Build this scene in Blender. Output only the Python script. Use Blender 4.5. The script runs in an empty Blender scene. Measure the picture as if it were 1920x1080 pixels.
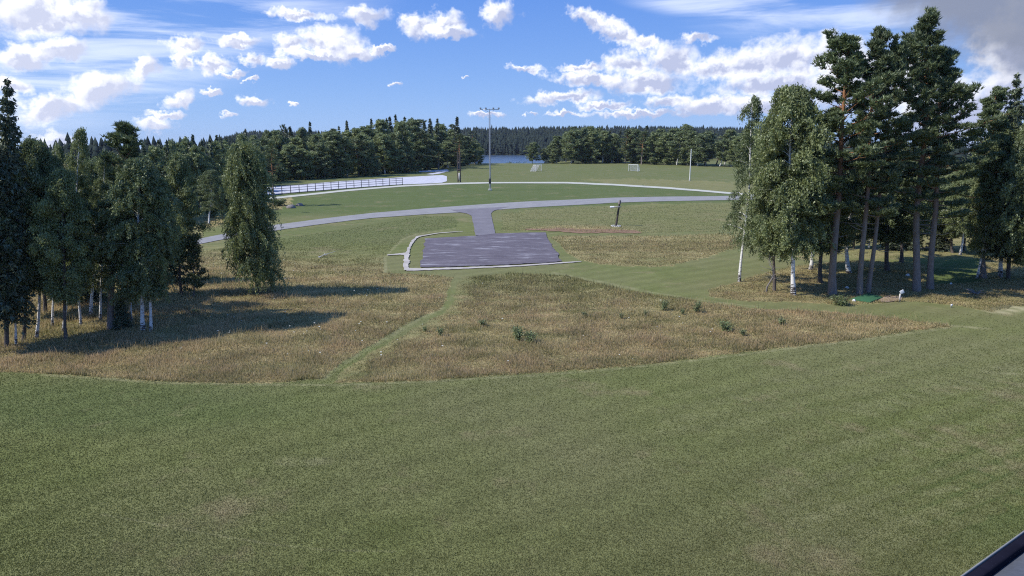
import bpy, math, random
import numpy as np
from mathutils import Vector, Matrix, Quaternion

SC = bpy.context.scene
COL = SC.collection
R = math.radians

# ------------------------------------------------------------------ camera
F, CX, CY, HOR, CAMZ = 1300.0, 960.0, 540.0, 262.0, 10.0
PITCH = math.atan((CY - HOR) / F)
cd = bpy.data.cameras.new('camera')
cam = bpy.data.objects.new('camera', cd)
COL.objects.link(cam)
cam.location = (0, 0, CAMZ)
cam.rotation_euler = (math.pi / 2 - PITCH, 0, 0)
cd.sensor_width = 36.0
cd.lens = 36.0 * F / 1920.0
cd.clip_start = 0.1
cd.clip_end = 6000
SC.camera = cam

# ------------------------------------------------------------------ exposure / render look
SC.view_settings.view_transform = 'Standard'
SC.view_settings.look = 'None'
SC.view_settings.gamma = 1.0
SC.view_settings.exposure = 0.3
SC.render.engine = 'CYCLES'
SC.cycles.max_bounces = 5
SC.cycles.diffuse_bounces = 2
SC.cycles.glossy_bounces = 2
SC.cycles.transmission_bounces = 3
SC.cycles.transparent_max_bounces = 4
SC.cycles.use_denoising = False
SC.cycles.filter_width = 1.15
try:
    SC.cycles.denoiser = 'OPENIMAGEDENOISE'
except Exception:
    pass

# ------------------------------------------------------------------ sun
SUN_EL = R(46)
SUN_DIR = Vector((-0.975 * math.cos(SUN_EL), -0.22 * math.cos(SUN_EL), math.sin(SUN_EL))).normalized()
sd = bpy.data.lights.new('sun', 'SUN')
sd.energy = 4.3
sd.angle = R(0.53)
sd.color = (1.0, 0.955, 0.88)
sun = bpy.data.objects.new('sun', sd)
COL.objects.link(sun)
sun.rotation_euler = SUN_DIR.to_track_quat('Z', 'Y').to_euler()
sun.location = (-60, -20, 80)


# ------------------------------------------------------------------ node helper
class NT:
    def __init__(s, tree):
        s.t = tree
        s.n = tree.nodes
        s.l = tree.links

    def node(s, typ, **kw):
        n = s.n.new(typ)
        for k, v in kw.items():
            setattr(n, k, v)
        return n

    def put(s, sock, v):
        if isinstance(v, bpy.types.NodeSocket):
            s.l.new(v, sock)
        elif v is not None:
            sock.default_value = v

    def math(s, op, a, b=None, c=None, clamp=False):
        n = s.node('ShaderNodeMath', operation=op, use_clamp=clamp)
        s.put(n.inputs[0], a)
        if b is not None: s.put(n.inputs[1], b)
        if c is not None: s.put(n.inputs[2], c)
        return n.outputs[0]

    def vmath(s, op, a, b=None):
        n = s.node('ShaderNodeVectorMath', operation=op)
        s.put(n.inputs[0], a)
        if b is not None: s.put(n.inputs[1], b)
        return n.outputs['Value'] if op in ('LENGTH', 'DOT_PRODUCT', 'DISTANCE') else n.outputs[0]

    def noise(s, vec, scale, detail=4, rough=0.55, dist=0.0, col=False):
        n = s.node('ShaderNodeTexNoise')
        s.put(n.inputs['Vector'], vec)
        n.inputs['Scale'].default_value = scale
        n.inputs['Detail'].default_value = detail
        n.inputs['Roughness'].default_value = rough
        n.inputs['Distortion'].default_value = dist
        return n.outputs['Color'] if col else n.outputs['Fac']

    def mapr(s, v, a, b, c=0.0, d=1.0, smooth=False):
        n = s.node('ShaderNodeMapRange')
        if smooth: n.interpolation_type = 'SMOOTHSTEP'
        s.put(n.inputs[0], v)
        s.put(n.inputs[1], a); s.put(n.inputs[2], b)
        s.put(n.inputs[3], c); s.put(n.inputs[4], d)
        return n.outputs[0]

    def mix(s, f, a, b, mode='MIX'):
        n = s.node('ShaderNodeMix', data_type='RGBA', blend_type=mode)
        s.put(n.inputs[0], f)
        s.put(n.inputs[6], (*a, 1) if isinstance(a, tuple) and len(a) == 3 else a)
        s.put(n.inputs[7], (*b, 1) if isinstance(b, tuple) and len(b) == 3 else b)
        return n.outputs[2]

    def scalev(s, vec, v3):
        n = s.node('ShaderNodeMapping')
        s.put(n.inputs[0], vec)
        n.inputs['Scale'].default_value = v3
        return n.outputs[0]


def ray(px, py):
    dx = (px - CX) / F
    dy = -(py - CY) / F
    cp, sp = math.cos(PITCH), math.sin(PITCH)
    return np.array([dx, cp + dy * sp, -sp + dy * cp])


# ------------------------------------------------------------------ world: Nishita sky with node-based clouds
world = bpy.data.worlds.new('World')
SC.world = world
world.use_nodes = True
wt = NT(world.node_tree)
world.node_tree.nodes.clear()
wout = wt.node('ShaderNodeOutputWorld')
bg = wt.node('ShaderNodeBackground')
bg.inputs['Strength'].default_value = 0.118
wt.l.new(bg.outputs[0], wout.inputs[0])
sky = wt.node('ShaderNodeTexSky', sky_type='NISHITA')
sky.sun_disc = False
sky.sun_elevation = SUN_EL
sky.sun_rotation = math.atan2(SUN_DIR.x, SUN_DIR.y)
sky.altitude = 300
sky.air_density = 1.0
sky.dust_density = 0.3
sky.ozone_density = 3.0
tc = wt.node('ShaderNodeTexCoord')
sep = wt.node('ShaderNodeSeparateXYZ')
nrm = wt.vmath('NORMALIZE', tc.outputs['Generated'])
wt.l.new(nrm, sep.inputs[0])
az = wt.math('MULTIPLY', wt.math('ARCTAN2', sep.outputs[0], sep.outputs[1]), 1000.0)
el = wt.math('MULTIPLY', wt.math('ARCSINE', sep.outputs[2]), 1000.0)
cmb = wt.node('ShaderNodeCombineXYZ')
wt.l.new(az, cmb.inputs[0]); wt.l.new(el, cmb.inputs[1])
P = cmb.outputs[0]
# domain warp so that cloud outlines billow
w1 = wt.noise(P, 0.045, 3, 0.6, col=True)
w2 = wt.noise(P, 0.14, 2, 0.6, col=True)
wv = wt.vmath('ADD', wt.vmath('MULTIPLY', wt.vmath('SUBTRACT', w1, (0.5, 0.5, 0.5)), (38, 26, 0)),
              wt.vmath('MULTIPLY', wt.vmath('SUBTRACT', w2, (0.5, 0.5, 0.5)), (14, 11, 0)))
PW = wt.vmath('ADD', P, wv)


def azel(px, py):
    d = ray(px, py)
    d = d / np.linalg.norm(d)
    return math.atan2(d[0], d[1]) * 1000, math.asin(d[2]) * 1000


# x, y, half width, half height (photo pixels), tilt in degrees
CLOUDS = [
    (60, 20, 120, 48, 0), (155, 25, 60, 28, 0), (35, 112, 60, 26, 22), (110, 92, 66, 24, 18),
    (185, 168, 80, 30, 14), (95, 205, 66, 26, 20), (20, 162, 36, 18, 0), (276, 128, 30, 22, 40), (345, 84, 42, 18, 10),
    (345, 115, 22, 22, 0), (395, 120, 44, 16, 10), (440, 78, 52, 11, 0), (480, 112, 24, 16, 0), (520, 120, 28, 11, 0),
    (435, 135, 28, 8, 0), (545, 84, 36, 20, 0), (600, 80, 55, 30, 0), (645, 84, 48, 34, 0), (668, 100, 44, 18, 0), (600,104,80,10,0),
    (688, 30, 46, 19, 0), (790, 50, 46, 24, 0), (835, 46, 48, 26, 0), (850, 64, 58, 12, 0), (935, 28, 38, 24, 0),
    (1105, 36, 42, 18, -20), (1160, 65, 52, 20, -24), (1215, 82, 34, 14, 0), (1308, 72, 32, 12, 0),
    (1250, 115, 60, 36, 0), (1180, 120, 60, 28, 0), (1210, 155, 100, 22, 0), (1090, 128, 60, 11, 0), (985, 128, 38, 8, 0),
    (1100, 150, 80, 14, -6), (1400, 125, 80, 38, 0), (1480, 110, 70, 42, 0), (1550, 105, 60, 34, 0), (1345, 132, 44, 26, 0),
    (1450, 160, 140, 24, 0), (1640, 160, 120, 60, 0), (1055, 182, 90, 13, 4), (1130, 196, 60, 10, 0), (1250, 190, 50, 14, 0),
    (1335, 195, 86, 18, 0), (1425, 200, 70, 18, 0), (1200, 212, 130, 8, 0), (335, 186, 36, 16, 20), (400, 173, 22, 7, 10),
    (478, 187, 38, 12, 0), (475, 152, 14, 4, 0), (425, 214, 18, 8, 0), (310, 214, 46, 9, 4), (288, 234, 40, 16, 0),
    (105, 264, 44, 18, 0), (742, 157, 17, 4, 0), (555, 197, 11, 4, 0), (915, 216, 38, 6, 0), (997, 212, 20, 4, 0),
    (1905, 90, 60, 70, 0), (1790, 215, 110, 60, 0), (1890, 170, 70, 40, 0), (720, 93, 26, 7, 0),
    (872, 144, 8, 3, 0), (1060, 214, 40, 5, 0), (560,28,60,10,0),
]
F1 = F2 = None
for (x, y, a, b, t) in CLOUDS:
    ca, ce = azel(x, y)
    m = wt.node('ShaderNodeMapping', vector_type='TEXTURE')
    wt.l.new(PW, m.inputs[0])
    k = 1000.0 / F
    m.inputs['Location'].default_value = (ca, ce, 0)
    m.inputs['Rotation'].default_value = (0, 0, R(t))
    q_ = 0.88 if x < 500 else 1.0
    m.inputs['Scale'].default_value = (a * k * 1.02 * q_, b * k * 1.12 * q_, 1)
    l1 = wt.vmath('LENGTH', m.outputs[0])
    l2 = wt.vmath('DISTANCE', m.outputs[0], (-0.35, 0.55, 0))
    F1 = l1 if F1 is None else wt.math('MINIMUM', F1, l1)
    F2 = l2 if F2 is None else wt.math('MINIMUM', F2, l2)
nA = wt.noise(P, 0.035, 7, 0.52)
Pl = wt.vmath('ADD', P, (-5.0, 6.0, 0))
nB = wt.noise(Pl, 0.035, 7, 0.52)
dens = wt.math('ADD', wt.math('SUBTRACT', 1.0, F1), wt.math('MULTIPLY', wt.math('SUBTRACT', nA, 0.5), 1.3))
alpha = wt.mapr(dens, -0.02, 0.58, 0, 1, True)
relief = wt.math('SUBTRACT', nA, nB)
lit = wt.math('ADD', wt.math('MULTIPLY', relief, 2.3), wt.math('MULTIPLY', wt.math('SUBTRACT', F1, F2), 1.4))
lit = wt.math('ADD', lit, 0.80, clamp=True)
# cloud colour runs from whiter on the left to greyer on the right
side = wt.mapr(az, -520, 550, 0.20, -0.30)
lit = wt.math('ADD', lit, side, clamp=True)
ccol = wt.mix(lit, (3.7, 4.1, 5.7), (8.0, 8.15, 8.7))
# thin high cirrus streaks, fanning out
cm = wt.node('ShaderNodeMapping')
wt.l.new(P, cm.inputs[0])
cm.inputs['Rotation'].default_value = (0, 0, R(-14))
cm.inputs['Scale'].default_value = (0.0035, 0.035, 1)
cn = wt.noise(cm.outputs[0], 1.0, 7, 0.62, 0.6)
cm2 = wt.node('ShaderNodeMapping')
wt.l.new(P, cm2.inputs[0])
cm2.inputs['Rotation'].default_value = (0, 0, R(16))
cm2.inputs['Scale'].default_value = (0.003, 0.03, 1)
cn2 = wt.noise(cm2.outputs[0], 1.0, 6, 0.6, 0.5)
mL = None
for lst, nn in (([(330, 40, 330, 90), (120, 130, 300, 90)], cn), ([(1550, 25, 260, 55), (1330, 8, 160, 25)], cn2)):
    fm = None
    for (x, y, a, b) in lst:
        ca, ce = azel(x, y)
        m = wt.node('ShaderNodeMapping', vector_type='TEXTURE')
        wt.l.new(P, m.inputs[0])
        m.inputs['Location'].default_value = (ca, ce, 0)
        m.inputs['Rotation'].default_value = (0, 0, R(12 if x < 900 else -8))
        m.inputs['Scale'].default_value = (a * 0.77, b * 0.77, 1)
        l = wt.vmath('LENGTH', m.outputs[0])
        fm = l if fm is None else wt.math('MINIMUM', fm, l)
    part = wt.math('MULTIPLY', wt.mapr(fm, 1.25, 0.35, 0, 1, True), wt.mapr(nn, 0.36, 0.66, 0, 1, True))
    mL = part if mL is None else wt.math('MAXIMUM', mL, part)
cir = wt.math('MULTIPLY', mL, 0.7)
# dense grey sheet, upper right
ca, ce = azel(1930, -25)
m = wt.node('ShaderNodeMapping', vector_type='TEXTURE')
wt.l.new(PW, m.inputs[0])
m.inputs['Location'].default_value = (ca, ce, 0)
m.inputs['Rotation'].default_value = (0, 0, R(-24))
m.inputs['Scale'].default_value = (215, 95, 1)
gl = wt.mapr(wt.math('ADD', wt.vmath('LENGTH', m.outputs[0]), wt.math('MULTIPLY', nA, 0.4)), 1.35, 0.75, 0, 1, True)

hs = wt.node('ShaderNodeHueSaturation')
hs.inputs['Saturation'].default_value = 1.0
wt.l.new(sky.outputs[0], hs.inputs['Color'])
ramp = wt.mapr(el, -10, 190, 0, 1)
tint = wt.mix(wt.math('POWER', ramp, 0.6), (2.3, 4.0, 7.0), (0.75, 2.0, 5.9))
skc = wt.mix(0.82, hs.outputs[0], tint)
c1 = wt.mix(cir, skc, (6.6, 7.2, 8.6))
c2 = wt.mix(alpha, c1, ccol)
c3 = wt.mix(wt.math('MULTIPLY', gl, 0.93), c2, (1.9, 2.15, 2.9))
wt.l.new(c3, bg.inputs['Color'])
SKYCOL = c3
world.cycles.sampling_method = 'MANUAL'
world.cycles.sample_map_resolution = 512


# ------------------------------------------------------------------ terrain
def sstep(a, b, x):
    t = np.clip((x - a) / (b - a), 0, 1)
    return t * t * (3 - 2 * t)


def terrain(x, y):
    x = np.asarray(x, float); y = np.asarray(y, float)
    d = np.hypot(x, y)
    amp = 1.0 / (1 + (d / 70.0) ** 2)
    z = amp * (0.22 * np.sin(x / 11 + 1.0) * np.sin(y / 13 + 0.6) + 0.10 * np.sin(x / 5.3 + y / 7.7) + 0.04 * np.sin(x / 2.1 - y / 2.9))
    u = x / np.maximum(y, 50.0)
    bay = sstep(-0.11, -0.055, u) * sstep(0.085, 0.035, u)
    z = z - 8.0 * sstep(300, 430, y) * sstep(760, 690, y) * bay
    z = z + (18.0 - 6.0 * sstep(-0.04, -0.14, u)) * sstep(640, 1080, y) * sstep(0.55, 0.34, np.abs(u)) - sstep(0.36, 0.5, np.abs(u)) * (13.0 * sstep(300, 480, y) + 34.0 * sstep(480, 1700, y))
    z = z + 1.3 * np.sin(x / 95.0) * sstep(700, 1000, y)
    return z


def G(px, py, dz=0.0):
    """ground point seen at a photo pixel"""
    d = ray(px, py)
    z = 0.0
    for _ in range(14):
        t = (z - CAMZ) / d[2]
        x, y = d[0] * t, d[1] * t
        z = 0.5 * z + 0.5 * float(terrain(x, y)) if _ < 13 else float(terrain(x, y))
    return Vector((x, y, z + dz))


def Gv(px, py):
    px = np.asarray(px, float); py = np.asarray(py, float)
    cp, sp = math.cos(PITCH), math.sin(PITCH)
    dx = (px - CX) / F; dy = -(py - CY) / F
    ry = cp + dy * sp; rz = -sp + dy * cp
    z = np.zeros_like(px)
    for _ in range(10):
        t = (z - CAMZ) / rz
        x, y = dx * t, ry * t
        z = 0.5 * z + 0.5 * terrain(x, y)
    z = terrain(x, y)
    return x, y, z


def to_px(x, y, z):
    cp, sp = math.cos(PITCH), math.sin(PITCH)
    zz = z - CAMZ
    dep = y * cp - zz * sp
    up = y * sp + zz * cp
    dep = np.where(dep < 0.5, 0.5, dep)
    return CX + F * x / dep, CY - F * up / dep


def inpoly(px, py, poly):
    res = np.zeros(px.shape, bool)
    n = len(poly)
    j = n - 1
    for i in range(n):
        xi, yi = poly[i]; xj, yj = poly[j]
        if yi != yj:
            c = ((yi > py) != (yj > py)) & (px < (xj - xi) * (py - yi) / (yj - yi) + xi)
            res ^= c
        j = i
    return res


def segdist(x, y, pts):
    best = np.full(x.shape, 1e9)
    for (a, b) in zip(pts[:-1], pts[1:]):
        ax, ay, bx, by = a[0], a[1], b[0], b[1]
        vx, vy = bx - ax, by - ay
        t = np.clip(((x - ax) * vx + (y - ay) * vy) / (vx * vx + vy * vy + 1e-9), 0, 1)
        best = np.minimum(best, np.hypot(x - ax - t * vx, y - ay - t * vy))
    return best


T_MEADOW_L = [(-500, 676), (80, 700), (200, 709), (300, 715), (420, 718), (500, 719), (603, 711), (650, 676), (700, 645), (740, 622), (778, 600),
              (802, 588), (828, 576), (836, 560), (842, 540), (850, 520), (800, 516), (720, 513), (719, 482), (730, 470), (752, 448),
              (778, 438), (857, 426), (859, 416), (850, 406), (800, 405), (700, 413), (600, 425), (520, 436), (370, 463), (200, 490), (-500, 560)]
T_MEADOW_R = [(626, 719), (642, 697), (704, 657), (750, 634), (788, 611), (836, 583), (852, 560), (858, 532), (867, 519), (950, 513),
              (1060, 517), (1130, 533), (1200, 548), (1290, 562), (1400, 578), (1560, 586), (1700, 600), (1785, 611), (1600, 637),
              (1400, 661), (1200, 684), (1000, 701), (800, 713)]
T_BESIDE = [(1030, 446), (1060, 442), (1200, 443), (1390, 438), (1385, 464), (1330, 480), (1250, 500), (1180, 500), (1120, 494),
            (1084, 486), (1060, 472), (1048, 456)]
T_UPPER = [(940, 400), (1000, 393), (1100, 387), (1250, 382), (1500, 378), (1500, 432), (1200, 437), (1100, 436), (1040, 431), (940, 434)]
T_WOOD = [(1330, 545), (1392, 525), (1480, 500), (1600, 488), (1735, 496), (1735, 534), (1835, 527), (1850, 480), (2300, 470), (2300, 570), (1905, 573),
          (1860, 586), (1800, 574), (1700, 564), (1580, 572), (1480, 566), (1400, 565), (1330, 556)]
T_ROUGH_W = [(500, 372), (548, 368), (547, 380), (530, 392), (500, 398), (380, 430), (380, 400)]
T_BROW = [(1080, 336), (1200, 335), (1500, 345), (1500, 366), (1370, 361), (1250, 351), (1150, 345)]
T_FLOOR = [(1480, 420), (2300, 430), (2300, 486), (1480, 486)]
T_GREENLAWN = [(1738, 535), (1752, 505), (1780, 488), (1840, 486), (1840, 530)]


EDGE = []
TRACK_R = [G(*p)[:2] for p in [(626, 719), (642, 697), (704, 657), (750, 634), (788, 611), (836, 583), (852, 560), (858, 532), (867, 519)]]


def zones(x, y, z):
    """tall (0..1), brown (0..1), straw (0..1) for ground points"""
    px, py = to_px(x, y, z)
    # ragged zone borders
    jx = 1.6 * np.sin(x * 3.1 + y * 1.7) + 1.2 * np.sin(x * 7.3 - y * 5.1) + 2.4 * np.sin(x * 0.7 + 1.3 * np.sin(y * 0.5)) + 1.5 * np.sin(x * 17.0 + y * 11.0)
    qx, qy = px + jx * 0.6, py + jx * 0.3
    tall = np.zeros(x.shape); brown = np.zeros(x.shape); straw = np.zeros(x.shape)
    far = sstep(560, 460, py)
    m = inpoly(qx, qy, T_MEADOW_L)
    g = sstep(452, 520, py + 14 * np.sin(x / 6.0 + y / 9.0))
    tall[m] = (0.18 + 0.82 * g)[m]; brown[m] = (0.08 + 0.92 * g)[m]
    m = inpoly(qx, qy, T_MEADOW_R)
    g = 0.35 + 0.65 * sstep(520, 590, py)
    soft = 0.22 + 0.78 * sstep(0.0, 1.7, segdist(x[m], y[m], TRACK_R) + 0.25 * np.sin(x[m] * 3.1 + y[m] * 1.3) + 0.2 * np.sin(x[m] * 7.7 - y[m] * 4.1))
    tall[m] = soft; brown[m] = g[m] * (0.4 + 0.6 * soft)
    m = inpoly(qx, qy, T_BESIDE); tall[m] = 0.7; brown[m] = 0.75
    m = inpoly(qx, qy, T_UPPER)
    br = sstep(1.0, 0.3, np.hypot((px - 1085) / 140, (py - 431) / 11))
    tall[m] = 0.2 + 0.75 * br[m]; brown[m] = 0.25 + 0.9 * br[m]
    m = inpoly(qx, qy, T_WOOD); tall[m] = 0.7; brown[m] = 0.8
    m = inpoly(qx, qy, T_FLOOR); brown[m] = 0.35; tall[m] = np.maximum(tall[m], 0.2)
    m = inpoly(qx, qy, T_GREENLAWN); tall[m] = 0.0; brown[m] = 0.0
    m = inpoly(qx, qy, T_ROUGH_W); tall[m] = 0.6; brown[m] = 0.9
    m = inpoly(qx, qy, T_BROW); tall[m] = 0.3; brown[m] = 0.35
    fld = (py < 345) & (y > 0) & (y < 330)
    brown[fld] = np.maximum(brown[fld], 0.10)
    wood = (y > 0) & (y < 300) & (py < 470) & (px < 380)
    brown[wood] = 0.6
    if EDGE:
        nr = (y > 8) & (y < 110)
        for pts, w, sv in EDGE:
            d_ = segdist(x[nr], y[nr], pts)
            rag = 0.75 + 0.5 * np.sin(x[nr] * 5.3 + y[nr] * 3.1) * np.sin(x[nr] * 1.9 - y[nr] * 2.3)
            straw[nr] = np.maximum(straw[nr], np.clip(sv * rag, 0, 1) * sstep(w * 1.8, w * 0.6, d_))
    lush = np.zeros(x.shape)
    up = (y > 40) & (y < 330)
    lush += up * (px > 400) * (px < 1500) * sstep(402, 385, py + (px - 960) * 0.03) * (0.85 - 0.2 * sstep(345, 340, py))
    lush[inpoly(px, py, T_UPPER)] = 0.45
    m = inpoly(px, py, T_MEADOW_L) & (py < 470); lush[m] = 0.6 * sstep(470, 440, py[m])
    lush = np.maximum(lush, 0.55 * sstep(1.1, 0.3, np.hypot((px - 180) / 520, (py - 760) / 70)) * (y < 40))
    lush = np.maximum(lush, 0.5 * sstep(1.1, 0.3, np.hypot((px - 1860) / 200, (py - 930) / 130)) * (y < 40))
    lush[inpoly(px, py, T_GREENLAWN)] = 1.0
    lush = np.clip(lush * (1 - 0.8 * brown), 0, 1)
    straw = np.where(straw > 0.02, straw, -lush)
    return tall, brown, straw, px, py


# ------------------------------------------------------------------ mesh helpers
def mesh_np(name, verts, faces, nper, mats, attrs=None, smooth=False, matidx=None):
    """faces: flat index array with nper corners each"""
    me = bpy.data.meshes.new(name)
    nv = len(verts); nf = len(faces) // nper
    me.vertices.add(nv)
    me.vertices.foreach_set('co', np.ascontiguousarray(verts, dtype=np.float32).ravel())
    me.loops.add(nf * nper)
    me.loops.foreach_set('vertex_index', np.ascontiguousarray(faces, dtype=np.int32).ravel())
    me.polygons.add(nf)
    me.polygons.foreach_set('loop_start', np.arange(0, nf * nper, nper, dtype=np.int32))
    if smooth:
        me.polygons.foreach_set('use_smooth', np.ones(nf, bool))
    if matidx is not None:
        me.polygons.foreach_set('material_index', np.ascontiguousarray(matidx, dtype=np.int32))
    me.update(calc_edges=True)
    for m in mats: me.materials.append(m)
    for k, v in (attrs or {}).items():
        if v.ndim == 1:
            a = me.attributes.new(k, 'FLOAT', 'POINT'); a.data.foreach_set('value', v.astype(np.float32))
        else:
            a = me.attributes.new(k, 'FLOAT_COLOR', 'POINT'); a.data.foreach_set('color', v.astype(np.float32).ravel())
    return me


def link(name, data, parent=None, loc=None):
    o = bpy.data.objects.new(name, data)
    COL.objects.link(o)
    if parent: o.parent = parent
    if loc is not None: o.location = loc
    return o


def tag(o, label=None, cat=None, group=None, kind=None):
    if label: o['label'] = label
    if cat: o['category'] = cat
    if group: o['group'] = group
    if kind: o['kind'] = kind
    return o


def tube(pts, rad, sides=7, cap=True):
    pts = np.asarray(pts, float); n = len(pts)
    rad = np.broadcast_to(np.asarray(rad, float), (n,))
    tan = np.gradient(pts, axis=0)
    tan /= np.linalg.norm(tan, axis=1)[:, None] + 1e-9
    ref = np.array([1.0, 0, 0]) if abs(tan[0][0]) < 0.8 else np.array([0, 1.0, 0])
    u = np.cross(tan, ref); u /= np.linalg.norm(u, axis=1)[:, None] + 1e-9
    v = np.cross(tan, u)
    a = np.linspace(0, 2 * math.pi, sides, endpoint=False)
    V = pts[:, None, :] + rad[:, None, None] * (np.cos(a)[None, :, None] * u[:, None, :] + np.sin(a)[None, :, None] * v[:, None, :])
    V = V.reshape(-1, 3)
    i = np.arange(n - 1)[:, None] * sides; j = np.arange(sides)[None, :]; j2 = (j + 1) % sides
    Q = np.stack([i + j, i + j2, i + sides + j2, i + sides + j], -1).reshape(-1, 4)
    return V, Q


class Geo:
    """collects quads; box / bar / tube / disc"""
    def __init__(s): s.v = []; s.f = []; s.n = 0

    def add(s, V, Q):
        s.v.append(np.asarray(V, float)); s.f.append(np.asarray(Q, int) + s.n); s.n += len(V)

    def tube(s, pts, rad, sides=8, caps=True):
        V, Q = tube(pts, rad, sides)
        n = len(V)
        s.add(V, Q)
        if caps:
            for k, c in ((0, pts[0]), (n - sides, pts[-1])):
                base = s.n
                ring = V[k:k + sides]
                VV = np.vstack([ring, [c]])
                j = np.arange(sides); j2 = (j + 1) % sides
                # a cap triangle stored as a quad whose centre corner repeats through a mid point
                mid = (ring + np.asarray(c)) / 2
                VV = np.vstack([ring, mid, [c]])
                QQ = [(int(a), int(b), int(b) + sides, int(a) + sides) for a, b in zip(j, j2)]
                for a in range(0, sides, 2):
                    QQ.append((sides + a, sides + (a + 1) % sides, sides + (a + 2) % sides, 2 * sides))
                s.add(VV, QQ)

    def box(s, c, size, rot=None, M=None):
        x, y, z = [q / 2 for q in size]
        V = np.array([(-x, -y, -z), (x, -y, -z), (x, y, -z), (-x, y, -z), (-x, -y, z), (x, -y, z), (x, y, z), (-x, y, z)])
        if rot is not None:
            Rm = np.array(Matrix.Rotation(rot, 3, 'Z')); V = V @ Rm.T
        if M is not None:
            V = V @ np.array(M).T
        V = V + np.array(c)
        s.add(V, [(0, 3, 2, 1), (4, 5, 6, 7), (0, 1, 5, 4), (1, 2, 6, 5), (2, 3, 7, 6), (3, 0, 4, 7)])

    def bar(s, a, b, w, h):
        a = Vector(a); b = Vector(b); d = b - a
        q = d.to_track_quat('X', 'Z').to_matrix()
        s.box((a + b) / 2, (d.length, w, h), M=q)

    def build(s, name, mat, parent=None, smooth=False, bevel=0):
        V = np.vstack(s.v); Q = np.vstack(s.f)
        me = mesh_np(name, V, Q.ravel(), 4, [mat], smooth=smooth)
        o = link(name, me, parent)
        if bevel:
            b = o.modifiers.new('bevel', 'BEVEL'); b.width = bevel; b.segments = 2; b.limit_method = 'ANGLE'
        return o


# ------------------------------------------------------------------ materials
MATS = {}


def mat(name, fn):
    if name in MATS: return MATS[name]
    m = bpy.data.materials.new(name)
    m.use_nodes = True
    m.node_tree.nodes.clear()
    t = NT(m.node_tree)
    out = t.node('ShaderNodeOutputMaterial')
    sh = fn(t)
    t.l.new(sh, out.inputs['Surface'])
    MATS[name] = m
    return m


def pbsdf(t, col, rough=0.8, spec=0.3, metal=0.0, bump=None, bstr=0.3, bdist=0.02):
    b = t.node('ShaderNodeBsdfPrincipled')
    t.put(b.inputs['Base Color'], (*col, 1) if isinstance(col, tuple) and len(col) == 3 else col)
    t.put(b.inputs['Roughness'], rough)
    b.inputs['Specular IOR Level'].default_value = spec
    b.inputs['Metallic'].default_value = metal
    if bump is not None:
        bn = t.node('ShaderNodeBump')
        bn.inputs['Strength'].default_value = bstr
        bn.inputs['Distance'].default_value = bdist
        t.put(bn.inputs['Height'], bump)
        t.l.new(bn.outputs[0], b.inputs['Normal'])
    return b.outputs[0]


def attr(t, name):
    n = t.node('ShaderNodeAttribute'); n.attribute_name = name
    return n


def objco(t): return t.node('ShaderNodeTexCoord').outputs['Object']


def mowing(t, P, warp):
    """faint wheel-to-wheel mowing bands"""
    d = t.vmath('DOT_PRODUCT', P, (-0.57, 0.82, 0.0))
    d = t.math('ADD', d, t.math('MULTIPLY', warp, 1.6))
    return t.mapr(t.math('SINE', t.math('MULTIPLY', d, 3.9)), -1, 1, 0.945, 1.055)


def m_ground(t):
    a = attr(t, 'zone')
    s = t.node('ShaderNodeSeparateColor'); t.l.new(a.outputs['Color'], s.inputs[0])
    tall, brown, straw = s.outputs[0], s.outputs[1], s.outputs[2]
    P = objco(t)
    big = t.noise(P, 0.07, 4, 0.6)
    mid = t.noise(P, 0.45, 5, 0.65)
    fine = t.noise(P, 9.0, 4, 0.7)
    stri = t.noise(t.scalev(P, (0.12, 1.1, 1)), 1.0, 4, 0.6)
    green = t.mix(t.mapr(mid, 0.3, 0.7), (0.114, 0.130, 0.042), (0.156, 0.168, 0.060))
    green = t.mix(t.mapr(big, 0.38, 0.62), green, (0.160, 0.158, 0.070))
    green = t.mix(t.math('MULTIPLY', a.outputs['Alpha'], 0.85), green, t.mix(mid, (0.062, 0.092, 0.028), (0.100, 0.135, 0.045)))
    dry = t.mapr(t.noise(P, 0.21, 5, 0.7), 0.56, 0.74)
    green = t.mix(t.math('MULTIPLY', dry, 0.7), green, (0.26, 0.205, 0.12))
    brn = t.mix(t.mapr(mid, 0.35, 0.7), (0.31, 0.25, 0.115), (0.43, 0.34, 0.17))
    brn = t.mix(t.mapr(stri, 0.45, 0.7), brn, (0.18, 0.18, 0.075))
    col = t.mix(t.math('MULTIPLY', brown, 0.9, clamp=True), green, brn)
    col = t.mix(straw, col, (0.33, 0.30, 0.17))
    col = t.mix(1.0, col, t.mapr(fine, 0.25, 0.75, 0.82, 1.25), 'MULTIPLY')
    soft = t.noise(t.scalev(P, (1.0, 2.2, 1)), 2.2, 5, 0.6)
    col = t.mix(1.0, col, t.mapr(soft, 0.3, 0.7, 0.88, 1.12), 'MULTIPLY')
    col = t.mix(1.0, col, mowing(t, P, big), 'MULTIPLY')
    return pbsdf(t, col, 0.95, 0.1, bump=fine, bstr=0.25, bdist=0.03)


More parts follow.
